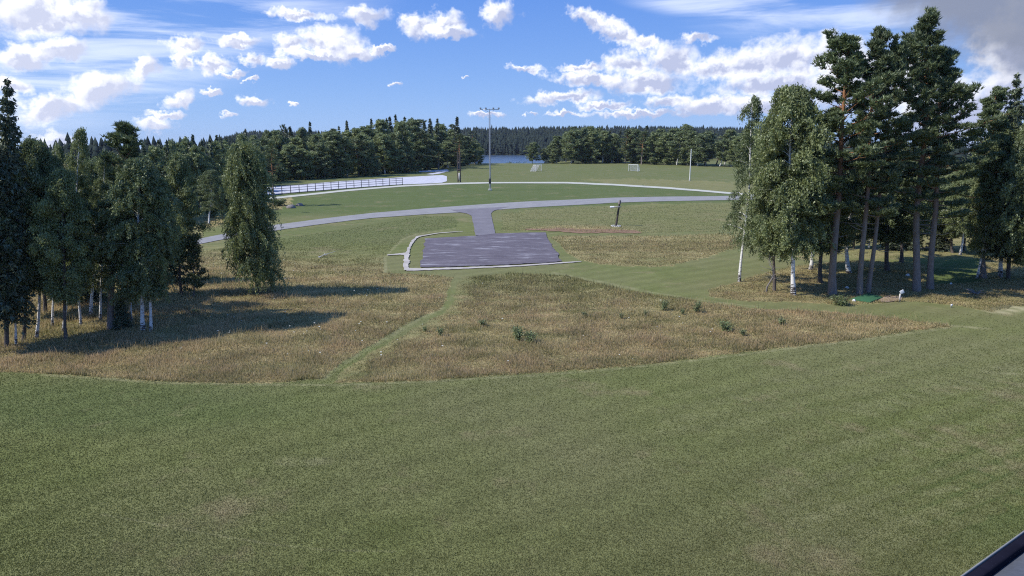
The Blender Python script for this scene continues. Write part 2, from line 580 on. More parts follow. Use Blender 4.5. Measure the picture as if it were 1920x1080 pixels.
def m_grass(t):
    a = attr(t, 'tint')
    s = t.node('ShaderNodeSeparateColor'); t.l.new(a.outputs['Color'], s.inputs[0])
    rnd, brown, hgt = s.outputs[0], s.outputs[1], s.outputs[2]
    P = objco(t)
    mid = t.noise(P, 0.35, 5, 0.65)
    big = t.noise(P, 0.08, 3, 0.6)
    small = t.noise(P, 1.7, 3, 0.6)
    g = t.mix(rnd, (0.110, 0.128, 0.038), (0.255, 0.262, 0.102))
    soft = t.noise(t.scalev(P, (1.0, 2.2, 1)), 2.2, 5, 0.6)
    g = t.mix(1.0, g, t.mapr(soft, 0.3, 0.7, 0.84, 1.16), 'MULTIPLY')
    g = t.mix(1.0, g, mowing(t, P, big), 'MULTIPLY')
    g = t.mix(t.mapr(small, 0.35, 0.65, 0, 0.5), g, (0.110, 0.122, 0.042))
    g = t.mix(t.mapr(big, 0.42, 0.66), g, t.mix(rnd, (0.130, 0.135, 0.056), (0.27, 0.265, 0.13)))
    dry = t.mapr(t.noise(P, 0.21, 5, 0.7), 0.56, 0.74)
    g = t.mix(t.math('MULTIPLY', dry, 0.75), g, (0.31, 0.25, 0.15))
    # seed heads: tan with a red tinge in patches
    red = t.mapr(t.noise(P, 0.16, 4, 0.7), 0.33, 0.56)
    tan = t.mix(rnd, (0.47, 0.385, 0.18), (0.80, 0.68, 0.39))
    tan = t.mix(t.math('MULTIPLY', red, 0.75), tan, t.mix(rnd, (0.49, 0.325, 0.185), (0.80, 0.56, 0.36)))
    k = t.mapr(t.math('ADD', t.math('ADD', hgt, t.math('MULTIPLY', mid, 1.3)), t.math('MULTIPLY', small, 0.5)), 0.98, 1.80)
    k = t.math('MULTIPLY', k, brown, clamp=True)
    col = t.mix(k, g, tan)
    col = t.mix(t.math('MAXIMUM', a.outputs['Alpha'], 0.0), col, t.mix(rnd, (0.26, 0.25, 0.14), (0.46, 0.42, 0.26)))
    lu = t.math('MULTIPLY', t.math('MAXIMUM', t.math('MULTIPLY', a.outputs['Alpha'], -1.0), 0.0), 0.8)
    col = t.mix(lu, col, t.mix(rnd, (0.085, 0.125, 0.038), (0.165, 0.21, 0.08)))
    d = t.node('ShaderNodeBsdfDiffuse'); t.l.new(col, d.inputs[0])
    tr = t.node('ShaderNodeBsdfTranslucent'); t.l.new(col, tr.inputs[0])
    m = t.node('ShaderNodeMixShader'); m.inputs[0].default_value = 0.48
    t.l.new(d.outputs[0], m.inputs[1]); t.l.new(tr.outputs[0], m.inputs[2])
    return m.outputs[0]


def leafmat(name, dark, light, yellow=None, trans=0.25, gloss=0.06):
    def fn(t):
        a = attr(t, 'tint').outputs['Fac']
        oi = t.node('ShaderNodeObjectInfo').outputs['Random']
        col = t.mix(a, dark, light)
        if yellow: col = t.mix(t.math('MULTIPLY', t.mapr(oi, 0.3, 1.0), 0.7), col, t.mix(a, dark, yellow))
        col = t.mix(1.0, col, t.mapr(oi, 0, 1, 0.82, 1.15), 'MULTIPLY')
        d = t.node('ShaderNodeBsdfDiffuse'); t.l.new(col, d.inputs[0])
        tr = t.node('ShaderNodeBsdfTranslucent'); t.l.new(col, tr.inputs[0])
        m = t.node('ShaderNodeMixShader'); m.inputs[0].default_value = trans
        t.l.new(d.outputs[0], m.inputs[1]); t.l.new(tr.outputs[0], m.inputs[2])
        g = t.node('ShaderNodeBsdfGlossy'); g.inputs['Roughness'].default_value = 0.55
        g.inputs['Color'].default_value = (0.8, 0.85, 0.8, 1)
        m2 = t.node('ShaderNodeMixShader'); m2.inputs[0].default_value = gloss
        t.l.new(m.outputs[0], m2.inputs[1]); t.l.new(g.outputs[0], m2.inputs[2])
        return m2.outputs[0]
    return mat(name, fn)


def m_birchbark(t):
    P = objco(t)
    n = t.noise(t.scalev(P, (3, 3, 11)), 1.0, 4, 0.6)
    s = t.node('ShaderNodeSeparateXYZ'); t.l.new(P, s.inputs[0])
    low = t.mapr(s.outputs[2], 0.9, 0.1)
    mask = t.mapr(t.math('ADD', n, t.math('MULTIPLY', low, 0.18)), 0.56, 0.64)
    col = t.mix(mask, (0.72, 0.70, 0.66), (0.06, 0.05, 0.045))
    return pbsdf(t, col, 0.7, 0.2, bump=n, bstr=0.4)


def m_darkbark(t):
    P = objco(t)
    n = t.noise(t.scalev(P, (9, 9, 2.0)), 1.0, 4, 0.65)
    return pbsdf(t, t.mix(n, (0.05, 0.04, 0.034), (0.19, 0.165, 0.145)), 0.9, 0.1, bump=n, bstr=0.8, bdist=0.04)


def m_pinebark(t):
    P = objco(t)
    n = t.noise(t.scalev(P, (8, 8, 2.2)), 1.0, 4, 0.65)
    s = t.node('ShaderNodeSeparateXYZ'); t.l.new(P, s.inputs[0])
    up = t.mapr(s.outputs[2], 4.5, 8.5)
    low = t.mix(n, (0.10, 0.08, 0.07), (0.34, 0.29, 0.25))
    hi = t.mix(n, (0.16, 0.07, 0.035), (0.46, 0.24, 0.12))
    return pbsdf(t, t.mix(up, low, hi), 0.9, 0.1, bump=n, bstr=0.9, bdist=0.05)


def m_asphalt(c1, c2, streak=0.0, sc=(0.25, 2.2, 1)):
    def fn(t):
        P = objco(t)
        n = t.noise(P, 0.6, 6, 0.7)
        f = t.noise(P, 14, 3, 0.7)
        col = t.mix(t.mapr(n, 0.3, 0.7), c1, c2)
        if streak:
            s = t.noise(t.scalev(P, sc), 1.0, 8, 0.74, 0.0)
            s = t.math('SUBTRACT', s, t.math('MULTIPLY', t.math('SUBTRACT', n, 0.5), 0.5))
            s2 = t.noise(t.scalev(P, (sc[0] * 2, sc[1] * 2, 1)), 1.0, 4, 0.6)
            col = t.mix(t.math('MULTIPLY', t.mapr(s, 0.53, 0.70), streak), col, (0.43, 0.42, 0.45))
            col = t.mix(t.math('MULTIPLY', t.mapr(s2, 0.5, 0.8), streak * 0.5), col, (0.30, 0.27, 0.27))
        col = t.mix(1.0, col, t.mapr(f, 0.2, 0.8, 0.85, 1.12), 'MULTIPLY')
        return pbsdf(t, col, 0.9, 0.25, bump=f, bstr=0.3)
    return fn


def flat(c, rough=0.6, spec=0.4, metal=0.0, var=0.15, nsc=6):
    def fn(t):
        P = objco(t)
        n = t.noise(P, nsc, 4, 0.65)
        col = t.mix(1.0, (*c, 1), t.mapr(n, 0.2, 0.8, 1 - var, 1 + var), 'MULTIPLY')
        return pbsdf(t, col, rough, spec, metal, bump=n, bstr=0.15, bdist=0.01)
    return fn


M_GROUND = mat('turf', m_ground)
M_GRASS = mat('grass_blades', m_grass)
M_BIRCH = mat('birch_bark', m_birchbark)
M_DARKB = mat('dark_bark', m_darkbark)
M_PINEB = mat('pine_bark', m_pinebark)
L_BIRCH = leafmat('birch_leaves', (0.078, 0.104, 0.038), (0.27, 0.325, 0.130), (0.30, 0.325, 0.11), trans=0.35)
L_PINE = leafmat('pine_needles', (0.066, 0.090, 0.038), (0.20, 0.25, 0.105), trans=0.22)
L_FARB = leafmat('far_birch_leaves', (0.088, 0.118, 0.045), (0.28, 0.34, 0.135), (0.33, 0.36, 0.13), trans=0.4)
L_SPRUCE = leafmat('spruce_needles', (0.044, 0.060, 0.034), (0.125, 0.155, 0.080), trans=0.12)
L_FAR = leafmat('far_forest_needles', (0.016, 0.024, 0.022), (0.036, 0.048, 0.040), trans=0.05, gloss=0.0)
L_SHRUB = leafmat('shrub_leaves', (0.075, 0.105, 0.036), (0.21, 0.26, 0.10))

# ------------------------------------------------------------------ ground: one sheet, finer near the camera
rows = [2.0, 4.0, 6.0, 8.0, 10.0, 11.5]
v = 1240.0
while v > HOR + 40:
    dd = CAMZ / math.tan(PITCH + math.atan((v - CY) / F))
    if dd > rows[-1]: rows.append(dd)
    v -= 1.6
r_ = rows[-1]
while r_ < 1300:
    r_ *= 1.035; rows.append(r_)
while r_ < 4200:
    r_ *= 1.2; rows.append(r_)
rows = np.array(rows)
angs = np.concatenate([np.arange(-178, -52, 6.0), np.arange(-52, -41, 1.0), np.arange(-41, 41, 0.13), np.arange(41, 52, 1.0), np.arange(52, 179, 6.0)])
# pale clippings along the mown edges, worn lines and wheel marks in the lawn
def linepts(pts): return [G(*p)[:2] for p in pts]
edgelines = [([(80, 703), (300, 718), (500, 721), (640, 722), (800, 716), (1000, 704), (1200, 687), (1400, 664), (1600, 640), (1790, 613)], 0.10, 0.32),
             ([(604, 711), (652, 676), (742, 624), (780, 601), (832, 577)], 0.15, 0.25),
             ([(190, 965), (290, 982), (400, 1003), (520, 1022), (620, 1032), (740, 1034)], 0.035, 0.22),
             ([(1620, 770), (1760, 735), (1900, 690)], 0.5, 0.16), ([(1500, 860), (1700, 800), (1920, 720)], 0.22, 0.13),
             ([(1130, 535), (1300, 561), (1420, 575)], 0.12, 0.35), ([(1040, 512), (1120, 527), (1210, 546)], 0.25, 0.3),
             ([(1870, 584), (1900, 578), (1990, 582)], 0.55, 0.95), ([(1790, 611), (1850, 616)], 0.2, 0.4),
             ([(1740, 925), (1790, 915)], 0.12, 0.3), ([(530, 864), (575, 869), (610, 864)], 0.22, 0.22), ([(1880, 700), (1925, 702)], 0.1, 0.5),
             ([(722, 511), (722, 484), (733, 470), (756, 448), (780, 439), (856, 428)], 0.10, 0.4)]
for k_ in range(7):
    edgelines.append(([(1430 + 20 * k_, 905 + 26 * k_), (1640 + 22 * k_, 828 + 27 * k_), (1930, 722 + 34 * k_)], 0.20, 0.13 if k_ % 2 else 0.06))
for k_ in range(4):
    edgelines.append(([(1250, 745 + 22 * k_), (1600, 690 + 24 * k_), (1930, 628 + 26 * k_)], 0.3, 0.08))
EDGE += [(linepts(p), w, s_) for p, w, s_ in edgelines]
A, D = np.meshgrid(np.radians(angs), rows)
X = (np.sin(A) * D).ravel(); Y = (np.cos(A) * D).ravel()
Z = terrain(X, Y)
tall, brown, straw, PX, PY = zones(X, Y, Z)
nA_ = len(angs); nR = len(rows)
i = np.arange(nR - 1)[:, None] * nA_; j = np.arange(nA_)[None, :]; j2 = (j + 1) % nA_
Q = np.stack([i + j, i + nA_ + j, i + nA_ + j2, i + j2], -1).reshape(-1, 4)
# centre fan closed by quads
V3 = np.stack([X, Y, Z], 1)
zc = np.stack([tall, brown, np.clip(straw, 0, 1), np.clip(-straw, 0, 1)], 1)
me = mesh_np('ground', V3, Q[:, ::-1].ravel(), 4, [M_GROUND], {'zone': zc}, smooth=True)
ground = tag(link('ground', me), kind='structure')
g0 = Geo(); g0.add([(x, y, float(terrain(x, y))) for x, y in zip(X[:nA_], Y[:nA_])], [(0, 1, 2, 3)])  # not linked: the building stands there

# lake
lv = np.array([(-130, 340, -5.0), (130, 340, -5.0), (130, 800, -5.0), (-130, 800, -5.0)], float)
def m_water(t):
    P = objco(t)
    n = t.noise(t.scalev(P, (0.25, 0.5, 1)), 1.0, 3, 0.6)
    return pbsdf(t, (0.05, 0.075, 0.11), 0.22, 0.5, bump=n, bstr=0.35, bdist=0.3)
tag(link('lake', mesh_np('lake', lv, np.array([0, 1, 2, 3]), 4, [mat('water', m_water)])), kind='structure')


def ribbon(name, top, bot, n, m, dz, material, jit=0.0, seed=1, kind='structure', ends=0.0):
    """sheet draped on the ground between two edge lines given in photo pixels"""
    def res(pts, n):
        pts = np.array([G(*p)[:2] for p in pts])
        d = np.concatenate([[0], np.cumsum(np.hypot(*np.diff(pts, axis=0).T))])
        q = np.linspace(0, d[-1], n)
        return np.stack([np.interp(q, d, pts[:, 0]), np.interp(q, d, pts[:, 1])], 1)
    rg = np.random.RandomState(seed)
    a = res(top, n); b = res(bot, n)
    dirn = (b - a); L = np.linalg.norm(dirn, axis=1)[:, None] + 1e-6
    def walk():
        w = rg.normal(0, 1, n); k = np.array([1, 2, 3, 2, 1]) / 9.0
        return np.convolve(w, k, 'same')[:, None] * jit
    a = a + dirn / L * walk(); b = b + dirn / L * walk()
    if ends:
        dl = (a[1] - a[0]); dl /= np.linalg.norm(dl)
    t = np.linspace(0, 1, m)[None, :, None]
    W = a[:, None, :] * (1 - t) + b[:, None, :] * t
    if ends:
        wl = np.convolve(rg.normal(0, 1, m + 4), np.ones(5) / 5, 'valid') * ends; wr = np.convolve(rg.normal(0, 1, m + 4), np.ones(5) / 5, 'valid') * ends
        fa = np.linspace(1, 0, n)[:, None] ** 4; fb = np.linspace(0, 1, n)[:, None] ** 4
        W = W + dl[None, None, :] * (fa * wl[None] + fb * wr[None])[:, :, None]
    W = W.reshape(-1, 2)
    z = terrain(W[:, 0], W[:, 1]) + dz
    V = np.column_stack([W, z])
    i = np.arange(n - 1)[:, None] * m; j = np.arange(m - 1)[None, :]
    Q = np.stack([i + j, i + j + 1, i + m + j + 1, i + m + j], -1).reshape(-1, 4)
    me = mesh_np(name, V, Q.ravel(), 4, [material], smooth=True)
    # normals up
    if me.polygons[0].normal.z < 0: me.flip_normals()
    return tag(link(name, me), kind=kind)


M_ROAD = mat('road_asphalt', m_asphalt((0.225, 0.22, 0.215), (0.31, 0.30, 0.29)))
M_DRIVE = mat('drive_asphalt', m_asphalt((0.15, 0.14, 0.15), (0.21, 0.195, 0.21)))
M_PAD = mat('pad_asphalt', m_asphalt((0.088, 0.076, 0.088), (0.150, 0.132, 0.150), 0.6, (0.26, 1.1, 1)))
M_GRAVEL = mat('pale_gravel', m_asphalt((0.32, 0.29, 0.25), (0.52, 0.48, 0.43)))
M_WHITEG = mat('white_gravel', m_asphalt((0.36, 0.36, 0.39), (0.62, 0.62, 0.66)))
M_PATH = mat('path_gravel', m_asphalt((0.40, 0.40, 0.33), (0.54, 0.53, 0.45)))
M_BROWNG = mat('worn_soil', m_asphalt((0.26, 0.19, 0.13), (0.36, 0.28, 0.20)))

ribbon('road', [(150, 492), (370, 449), (430, 437), (520, 421.5), (600, 411), (700, 399.5), (800, 391), (890, 384.5), (1000, 377.5), (1150, 371), (1250, 369), (1370, 367.5), (1600, 366)],
       [(150, 506), (370, 459), (430, 447), (520, 432), (600, 421), (700, 409), (800, 402), (890, 397), (1000, 389), (1150, 380.5), (1250, 377.5), (1370, 375.5), (1600, 374)],
       260, 6, 0.045, M_ROAD, 0.06)
ribbon('driveway', [(846, 394), (858, 398.0), (876, 401), (884, 405), (887.5, 420), (891, 442)], [(955, 388), (936, 392.5), (925, 396), (920.5, 401), (923, 414), (930, 442)],
       60, 10, 0.055, M_DRIVE, 0.05)
ribbon('parking_pad', [(798, 448), (892, 443), (929, 438.5), (985, 437), (1023, 436.5), (1026, 446)], [(787, 502), (824, 501.5), (900, 499), (975, 496), (1030, 493), (1053, 491)],
       120, 40, 0.065, M_PAD, 0.10, ends=0.22)
ribbon('gravel_edging', [(762, 504), (824, 503.4), (900, 500.6), (980, 497.6), (1052, 492.5), (1090, 490.5)], [(762, 509), (824, 506.6), (900, 503.4), (980, 500.0), (1052, 494.8), (1090, 491.8)],
       160, 4, 0.05, M_GRAVEL, 0.07, 3)
ribbon('footpath', [(756, 508), (757, 494), (758, 481), (764, 466), (772, 452), (781, 444), (824, 437.2), (868, 434.6)], [(772, 508), (765, 495), (767, 481), (769, 467), (777, 453), (785, 445.5), (824, 438.2), (868, 435.2)],
       120, 5, 0.075, M_GRAVEL, 0.10, 5)
ribbon('side_footpath', [(726, 478.4), (750, 476.0), (764, 474)], [(726, 480.0), (750, 478.4), (764, 481)], 40, 4, 0.06, M_GRAVEL, 0.05, 6)
ribbon('gravel_yard', [(490, 352.5), (520, 350), (580, 345), (640, 340), (700, 336.2), (755, 332.5), (800, 330), (830, 328.5), (838, 331)],
       [(490, 367), (512, 365.5), (580, 359.5), (640, 354.5), (700, 350), (755, 346.2), (800, 344.5), (828, 343), (838, 340)], 120, 12, 0.05, M_WHITEG, 0.35, 7)
ribbon('gravel_track', [(786, 320.5), (812, 319.5), (838, 318)], [(786, 322.5), (812, 322.6), (842, 320)], 40, 4, 0.05, M_WHITEG, 0.3, 8)
ribbon('gravel_track_spur', [(800, 327), (815, 324), (835, 320.5)], [(812, 327.5), (828, 324.8), (843, 321)], 30, 4, 0.055, M_WHITEG, 0.3, 9)
ribbon('cycle_path', [(440, 378), (500, 371.3), (560, 365.2), (640, 356.8), (755, 347.6), (840, 343.4), (920, 341.6), (1060, 341.4), (1150, 345), (1250, 351), (1370, 361), (1560, 376)],
       [(440, 382), (500, 374.9), (560, 368.6), (640, 359.9), (755, 350.3), (840, 346.2), (920, 344.2), (1060, 344.2), (1150, 348), (1250, 354.2), (1370, 364.2), (1560, 380)], 220, 5, 0.05, M_PATH, 0.10, 10)
ribbon('worn_patch', [(1648, 563), (1662, 555.5), (1692, 556.5)], [(1652, 567), (1668, 567), (1690, 564)], 30, 8, 0.05, M_BROWNG, 0.10, 11)

M_EARTH = mat('bare_red_earth', m_asphalt((0.16, 0.095, 0.055), (0.30, 0.19, 0.115)))
ribbon('bare_earth', [(985, 429.5), (1050, 428.5), (1100, 430), (1140, 430.5), (1195, 433)], [(985, 431.5), (1045, 434), (1075, 437.5), (1140, 437), (1205, 438)], 90, 8, 0.04, M_EARTH, 0.3, 12)

# ------------------------------------------------------------------ grass blades
rg = np.random.RandomState(7)


def blades(name, n, u0, u1, v0, v1, accept, hfun, wpx, lab, seed):
    rs = np.random.RandomState(seed)
    u = rs.uniform(u0, u1, n); v = rs.uniform(v0, v1, n)
    x, y, z = Gv(u, v)
    # break up any regularity of the sampling in the world itself
    x = x + rs.normal(0, 0.05, n); y = y + rs.normal(0, 0.25, n); z = terrain(x, y)
    tl, br, st, px, py = zones(x, y, z)
    ok = accept(tl, br, px, py, x, y)
    x, y, z, tl, br, px, py, st = [q[ok] for q in (x, y, z, tl, br, px, py, st)]
    n = len(x)
    dist = np.hypot(x, y)
    h = hfun(tl, br, dist, rs, n, x, y)
    w = wpx * dist / F * rs.uniform(0.7, 1.5, n)
    az = rs.uniform(0, 2 * math.pi, n)
    lean = rs.uniform(0.1, 0.6, n) * h
    la = rs.uniform(0, 2 * math.pi, n)
    B = np.stack([x, y, z - 0.01], 1)
    side = np.stack([np.cos(az), np.sin(az), np.zeros(n)], 1) * w[:, None] * 0.5
    tip = B + np.stack([np.cos(la) * lean, np.sin(la) * lean, h], 1)
    V = np.stack([B - side, B + side, tip], 1).reshape(-1, 3)
    r = rs.uniform(0, 1, n)
    c = np.zeros((n, 3, 4)); c[:, :, 0] = r[:, None]; c[:, :, 1] = br[:, None]; c[:, 2, 2] = 1; c[:, :, 3] = st[:, None]
    c[:, :2, 2] = 0.0
    me = mesh_np(name, V, np.arange(n * 3), 3, [M_GRASS], {'tint': c.reshape(-1, 4)})
    o = link(name, me)
    tag(o, lab[0], lab[1], kind='stuff')
    return o


def inpad(px, py):
    return inpoly(px, py, [(787, 447), (1025, 436), (1056, 492), (762, 509), (752, 480), (775, 447), (787, 443), (887, 436), (855, 396), (150, 508), (150, 488), (520, 420), (800, 390), (1000, 376), (1600, 364), (1600, 377), (1000, 391), (922, 400), (930, 437), (1025, 436)])


def clump(x, y):
    return 0.5 + 0.25 * np.sin(x * 1.9 + 1.3 * np.sin(y * 1.1)) + 0.25 * np.sin(y * 2.3 + 1.7 * np.sin(x * 0.7))


blades('meadow_grass', 900000, -260, 2180, 452, 722,
       lambda tl, br, px, py, x, y: (tl > 0.16 + 0.35 * rg.uniform(0, 1, len(x)) ** 2) & ~inpad(px, py),
       lambda tl, br, d, rs, n, x, y: (0.05 + 0.18 * tl * rs.uniform(0.1, 1.0, n) ** 1.3) * (0.5 + 0.8 * clump(x, y)), 1.05,
       ('uncut brown and green meadow grass with seed heads', 'grass'), 11)
blades('tall_seed_stalks', 34000, -260, 2180, 500, 712,
       lambda tl, br, px, py, x, y: (tl > 0.8) & ~inpad(px, py) & (clump(x * 0.6 + 3, y * 0.6) > 0.45),
       lambda tl, br, d, rs, n, x, y: rs.uniform(0.25, 0.6, n), 0.8,
       ('taller pale seed stalks standing above the meadow grass', 'grass'), 14)
blades('lawn_grass', 1180000, -600, 2380, 585, 1110,
       lambda tl, br, px, py, x, y: (tl < 0.1) & (rg.uniform(0, 1, len(x)) < np.clip((py - 560) / 140, 0.15, 1)),
       lambda tl, br, d, rs, n, x, y: rs.uniform(0.018, 0.050, n), 1.7,
       ('short mown lawn grass in the foreground', 'grass'), 12)
blades('rough_grass', 90000, 300, 1600, 380, 470,
       lambda tl, br, px, py, x, y: (tl > 0.12) & ~inpad(px, py),
       lambda tl, br, d, rs, n, x, y: (0.04 + 0.30 * tl * rs.uniform(0.3, 1.0, n)), 0.9,
       ('rough knee high grass beside the asphalt road', 'grass'), 13)


rs_ = np.random.RandomState(91)
fu = rs_.uniform(330, 1500, 190); fv = rs_.uniform(470, 690, 190)
X_, Y_, Z_ = Gv(fu, fv); tl_, br_, st_, pa_, pb_ = zones(X_, Y_, Z_)
k_ = (tl_ > 0.4) & ((fu < 860) | (rs_.uniform(0, 1, 190) < 0.35)); X_, Y_, Z_ = X_[k_], Y_[k_], Z_[k_] + rs_.uniform(0.2, 0.4, k_.sum()); nf_ = len(X_)
sz_ = rs_.uniform(0.015, 0.04, nf_)
c4 = np.stack([X_, Y_, Z_], 1)[:, None] + np.array([(-1, -1, 0.2), (1, -1, -0.2), (1, 1, 0.3), (-1, 1, 0.1)])[None] * sz_[:, None, None]
tag(link('meadow_flowers', mesh_np('meadow_flowers', c4.reshape(-1, 3), np.arange(nf_ * 4), 4, [mat('white_petals', flat((0.6, 0.6, 0.52), 0.8))])), 'tiny white wild flowers scattered through the meadow', 'flowers', kind='stuff')


# ------------------------------------------------------------------ trees
def leaves(C, size, rs, elong=1.0, upbias=0.0, axis=None):
    """one small triangle per centre"""
    n = len(C)
    d = rs.normal(0, 1, (n, 3))
    if axis is not None: d = d * 0.55 + axis
    d /= np.linalg.norm(d, axis=1)[:, None] + 1e-9
    e = rs.normal(0, 1, (n, 3)); e[:, 2] *= (1 - upbias)
    e -= d * np.sum(e * d, 1)[:, None]
    e /= np.linalg.norm(e, axis=1)[:, None] + 1e-9
    s = size * rs.uniform(0.65, 1.35, n)[:, None]
    a = C - d * s * 0.5 * elong - e * s * 0.5
    b = C - d * s * 0.5 * elong + e * s * 0.5
    c = C + d * s * 0.75 * elong
    return np.stack([a, b, c], 1).reshape(-1, 3)


def poly_limb(p0, az, L, r0, r1, n, rs, wob=0.15):
    pts = [np.array(p0, float)]
    a = az
    for i in range(n):
        t = (i + 0.5) / n
        el = r0 + (r1 - r0) * t + rs.normal(0, wob * 0.5)
        a += rs.normal(0, wob)
        pts.append(pts[-1] + (L / n) * np.array([math.cos(a) * math.cos(el), math.sin(a) * math.cos(el), math.sin(el)]))
    return np.array(pts)


def along(pts, t):
    s = t * (len(pts) - 1); i = int(min(s, len(pts) - 2)); f = s - i
    return pts[i] * (1 - f) + pts[i + 1] * f


def finish(kind, wood, leafV, bark, leafm, rs, patch=0.0):
    V = np.vstack([w[0] for w in wood]); off = 0; Qs = []
    for w in wood:
        Qs.append(w[1] + off); off += len(w[0])
    tm = mesh_np(kind + '_trunk', V, np.vstack(Qs).ravel(), 4, [bark], smooth=True)
    n = len(leafV) // 3
    cen = leafV.reshape(-1, 3, 3).mean(1)
    # clumps of lighter and darker leaves plus leaf to leaf variation
    cl = 0.5 + 0.5 * np.sin(cen[:, 0] * 2.3 + 2 * np.sin(cen[:, 2] * 1.3)) * np.sin(cen[:, 1] * 2.7 + 1.7 * np.sin(cen[:, 2] * 1.9))
    tint = np.clip(0.35 * cl + 0.65 * rs.uniform(0, 1, n), 0, 1)
    cm_ = mesh_np(kind + '_crown', leafV, np.arange(n * 3), 3, [leafm], {'tint': np.repeat(tint, 3)})
    return tm, cm_


def trunk_pts(H, rs, wander=0.25, n=10, fork=0):
    z = np.linspace(0, H, n)
    ph = rs.uniform(0, 6.28, 4)
    x = wander * (np.sin(z / H * 3.0 + ph[0]) - math.sin(ph[0])) * 0.6 + wander * 0.3 * np.sin(z / H * 9 + ph[1])
    y = wander * (np.sin(z / H * 3.3 + ph[2]) - math.sin(ph[2])) * 0.6 + wander * 0.3 * np.sin(z / H * 8 + ph[3])
    x -= x[0]; y -= y[0]
    k = 1 - (z / H) ** 2          # the tip returns above the base
    return np.column_stack([x * k, y * k, z])


def make_birch(seed, H=12.0, cb=0.2, Rr=2.6, nl=46, ntw=9, nleaf=26000, ls=0.085, weep=1.0, tr=0.14, bark=None, open_=0.0, shape='oval', sides=8):
    rs = np.random.RandomState(seed)
    T = trunk_pts(H, rs, 0.35, 12)
    zz = T[:, 2] / H
    rad = tr * (1 - zz) ** 0.75 + 0.012; rad[0] *= 1.35
    wood = [tube(T, rad, sides)]
    cents = []; axes = []
    per = max(1, nleaf // (nl * ntw))
    lob = rs.uniform(0.65, 1.2, 7); lp = rs.uniform(0, 6.28, 3)
    for k in range(nl):
        t = (k + rs.uniform(0, 1)) / nl
        if rs.uniform() < open_: continue
        z = H * (cb + (1 - cb) * 0.97 * t)
        p0 = np.array([np.interp(z, T[:, 2], T[:, 0]), np.interp(z, T[:, 2], T[:, 1]), z])
        prof = math.sin(math.pi * min(1, (0.16 + 0.80 * t ** 0.85))) ** 0.8
        if shape == 'column': prof = (0.60 + 0.42 * (1 - t)) * (1 if t > 0.12 else 0.8) * (1 if t < 0.85 else 0.7)
        prof = max(prof, 0.2)
        a = k * 2.399 + rs.normal(0, 0.4)
        m_ = 0.78 + 0.32 * math.sin(2 * a + lp[0] + 4 * t) * math.sin(a + lp[1] - 3 * t)
        L = Rr * prof * m_ * rs.uniform(0.75, 1.2)
        up = R(50) * (0.45 + 0.7 * t)
        pts = poly_limb(p0, a, L * 1.25, up, R(-15) * weep, 6, rs)
        r0 = tr * 0.33 * (1 - 0.7 * t)
        wood.append(tube(pts, np.linspace(r0, 0.008, len(pts)), 4))
        for q in range(ntw):
            s = 0.25 + 0.75 * (q + rs.uniform(0, 1)) / ntw
            b = along(pts, s)
            ta = a + rs.normal(0, 1.1)
            tl = rs.uniform(0.4, 1.0) * (0.5 + 0.5 * weep) * (0.5 + 0.5 * Rr / 2.6)
            if weep > 0.5:
                tw = poly_limb(b, ta, tl * 1.7, R(5), R(-89), 4, rs, 0.08)
            else:
                tw = poly_limb(b, ta, tl, R(35), R(-20), 3, rs, 0.2)
            tt = rs.uniform(0, 1, per) * (len(tw) - 1)
            ii = np.minimum(tt.astype(int), len(tw) - 2); f = (tt - ii)[:, None]
            c = tw[ii] * (1 - f) + tw[ii + 1] * f
            sp = 0.055 + 0.12 * max(0, 1 - weep) + ls * 0.4
            c = c + rs.normal(0, sp, (per, 3))
            cents.append(c)
    C = np.vstack(cents)
    if len(wood) > 1 and bark is M_BIRCH:
        pass
    LV = leaves(C, ls, rs, 1.25, axis=np.array([[0, 0, -0.5 * min(weep, 1.2)]]))
    return finish('birch', wood, LV, bark or M_BIRCH, L_FARB if sides == 5 else L_BIRCH, rs)


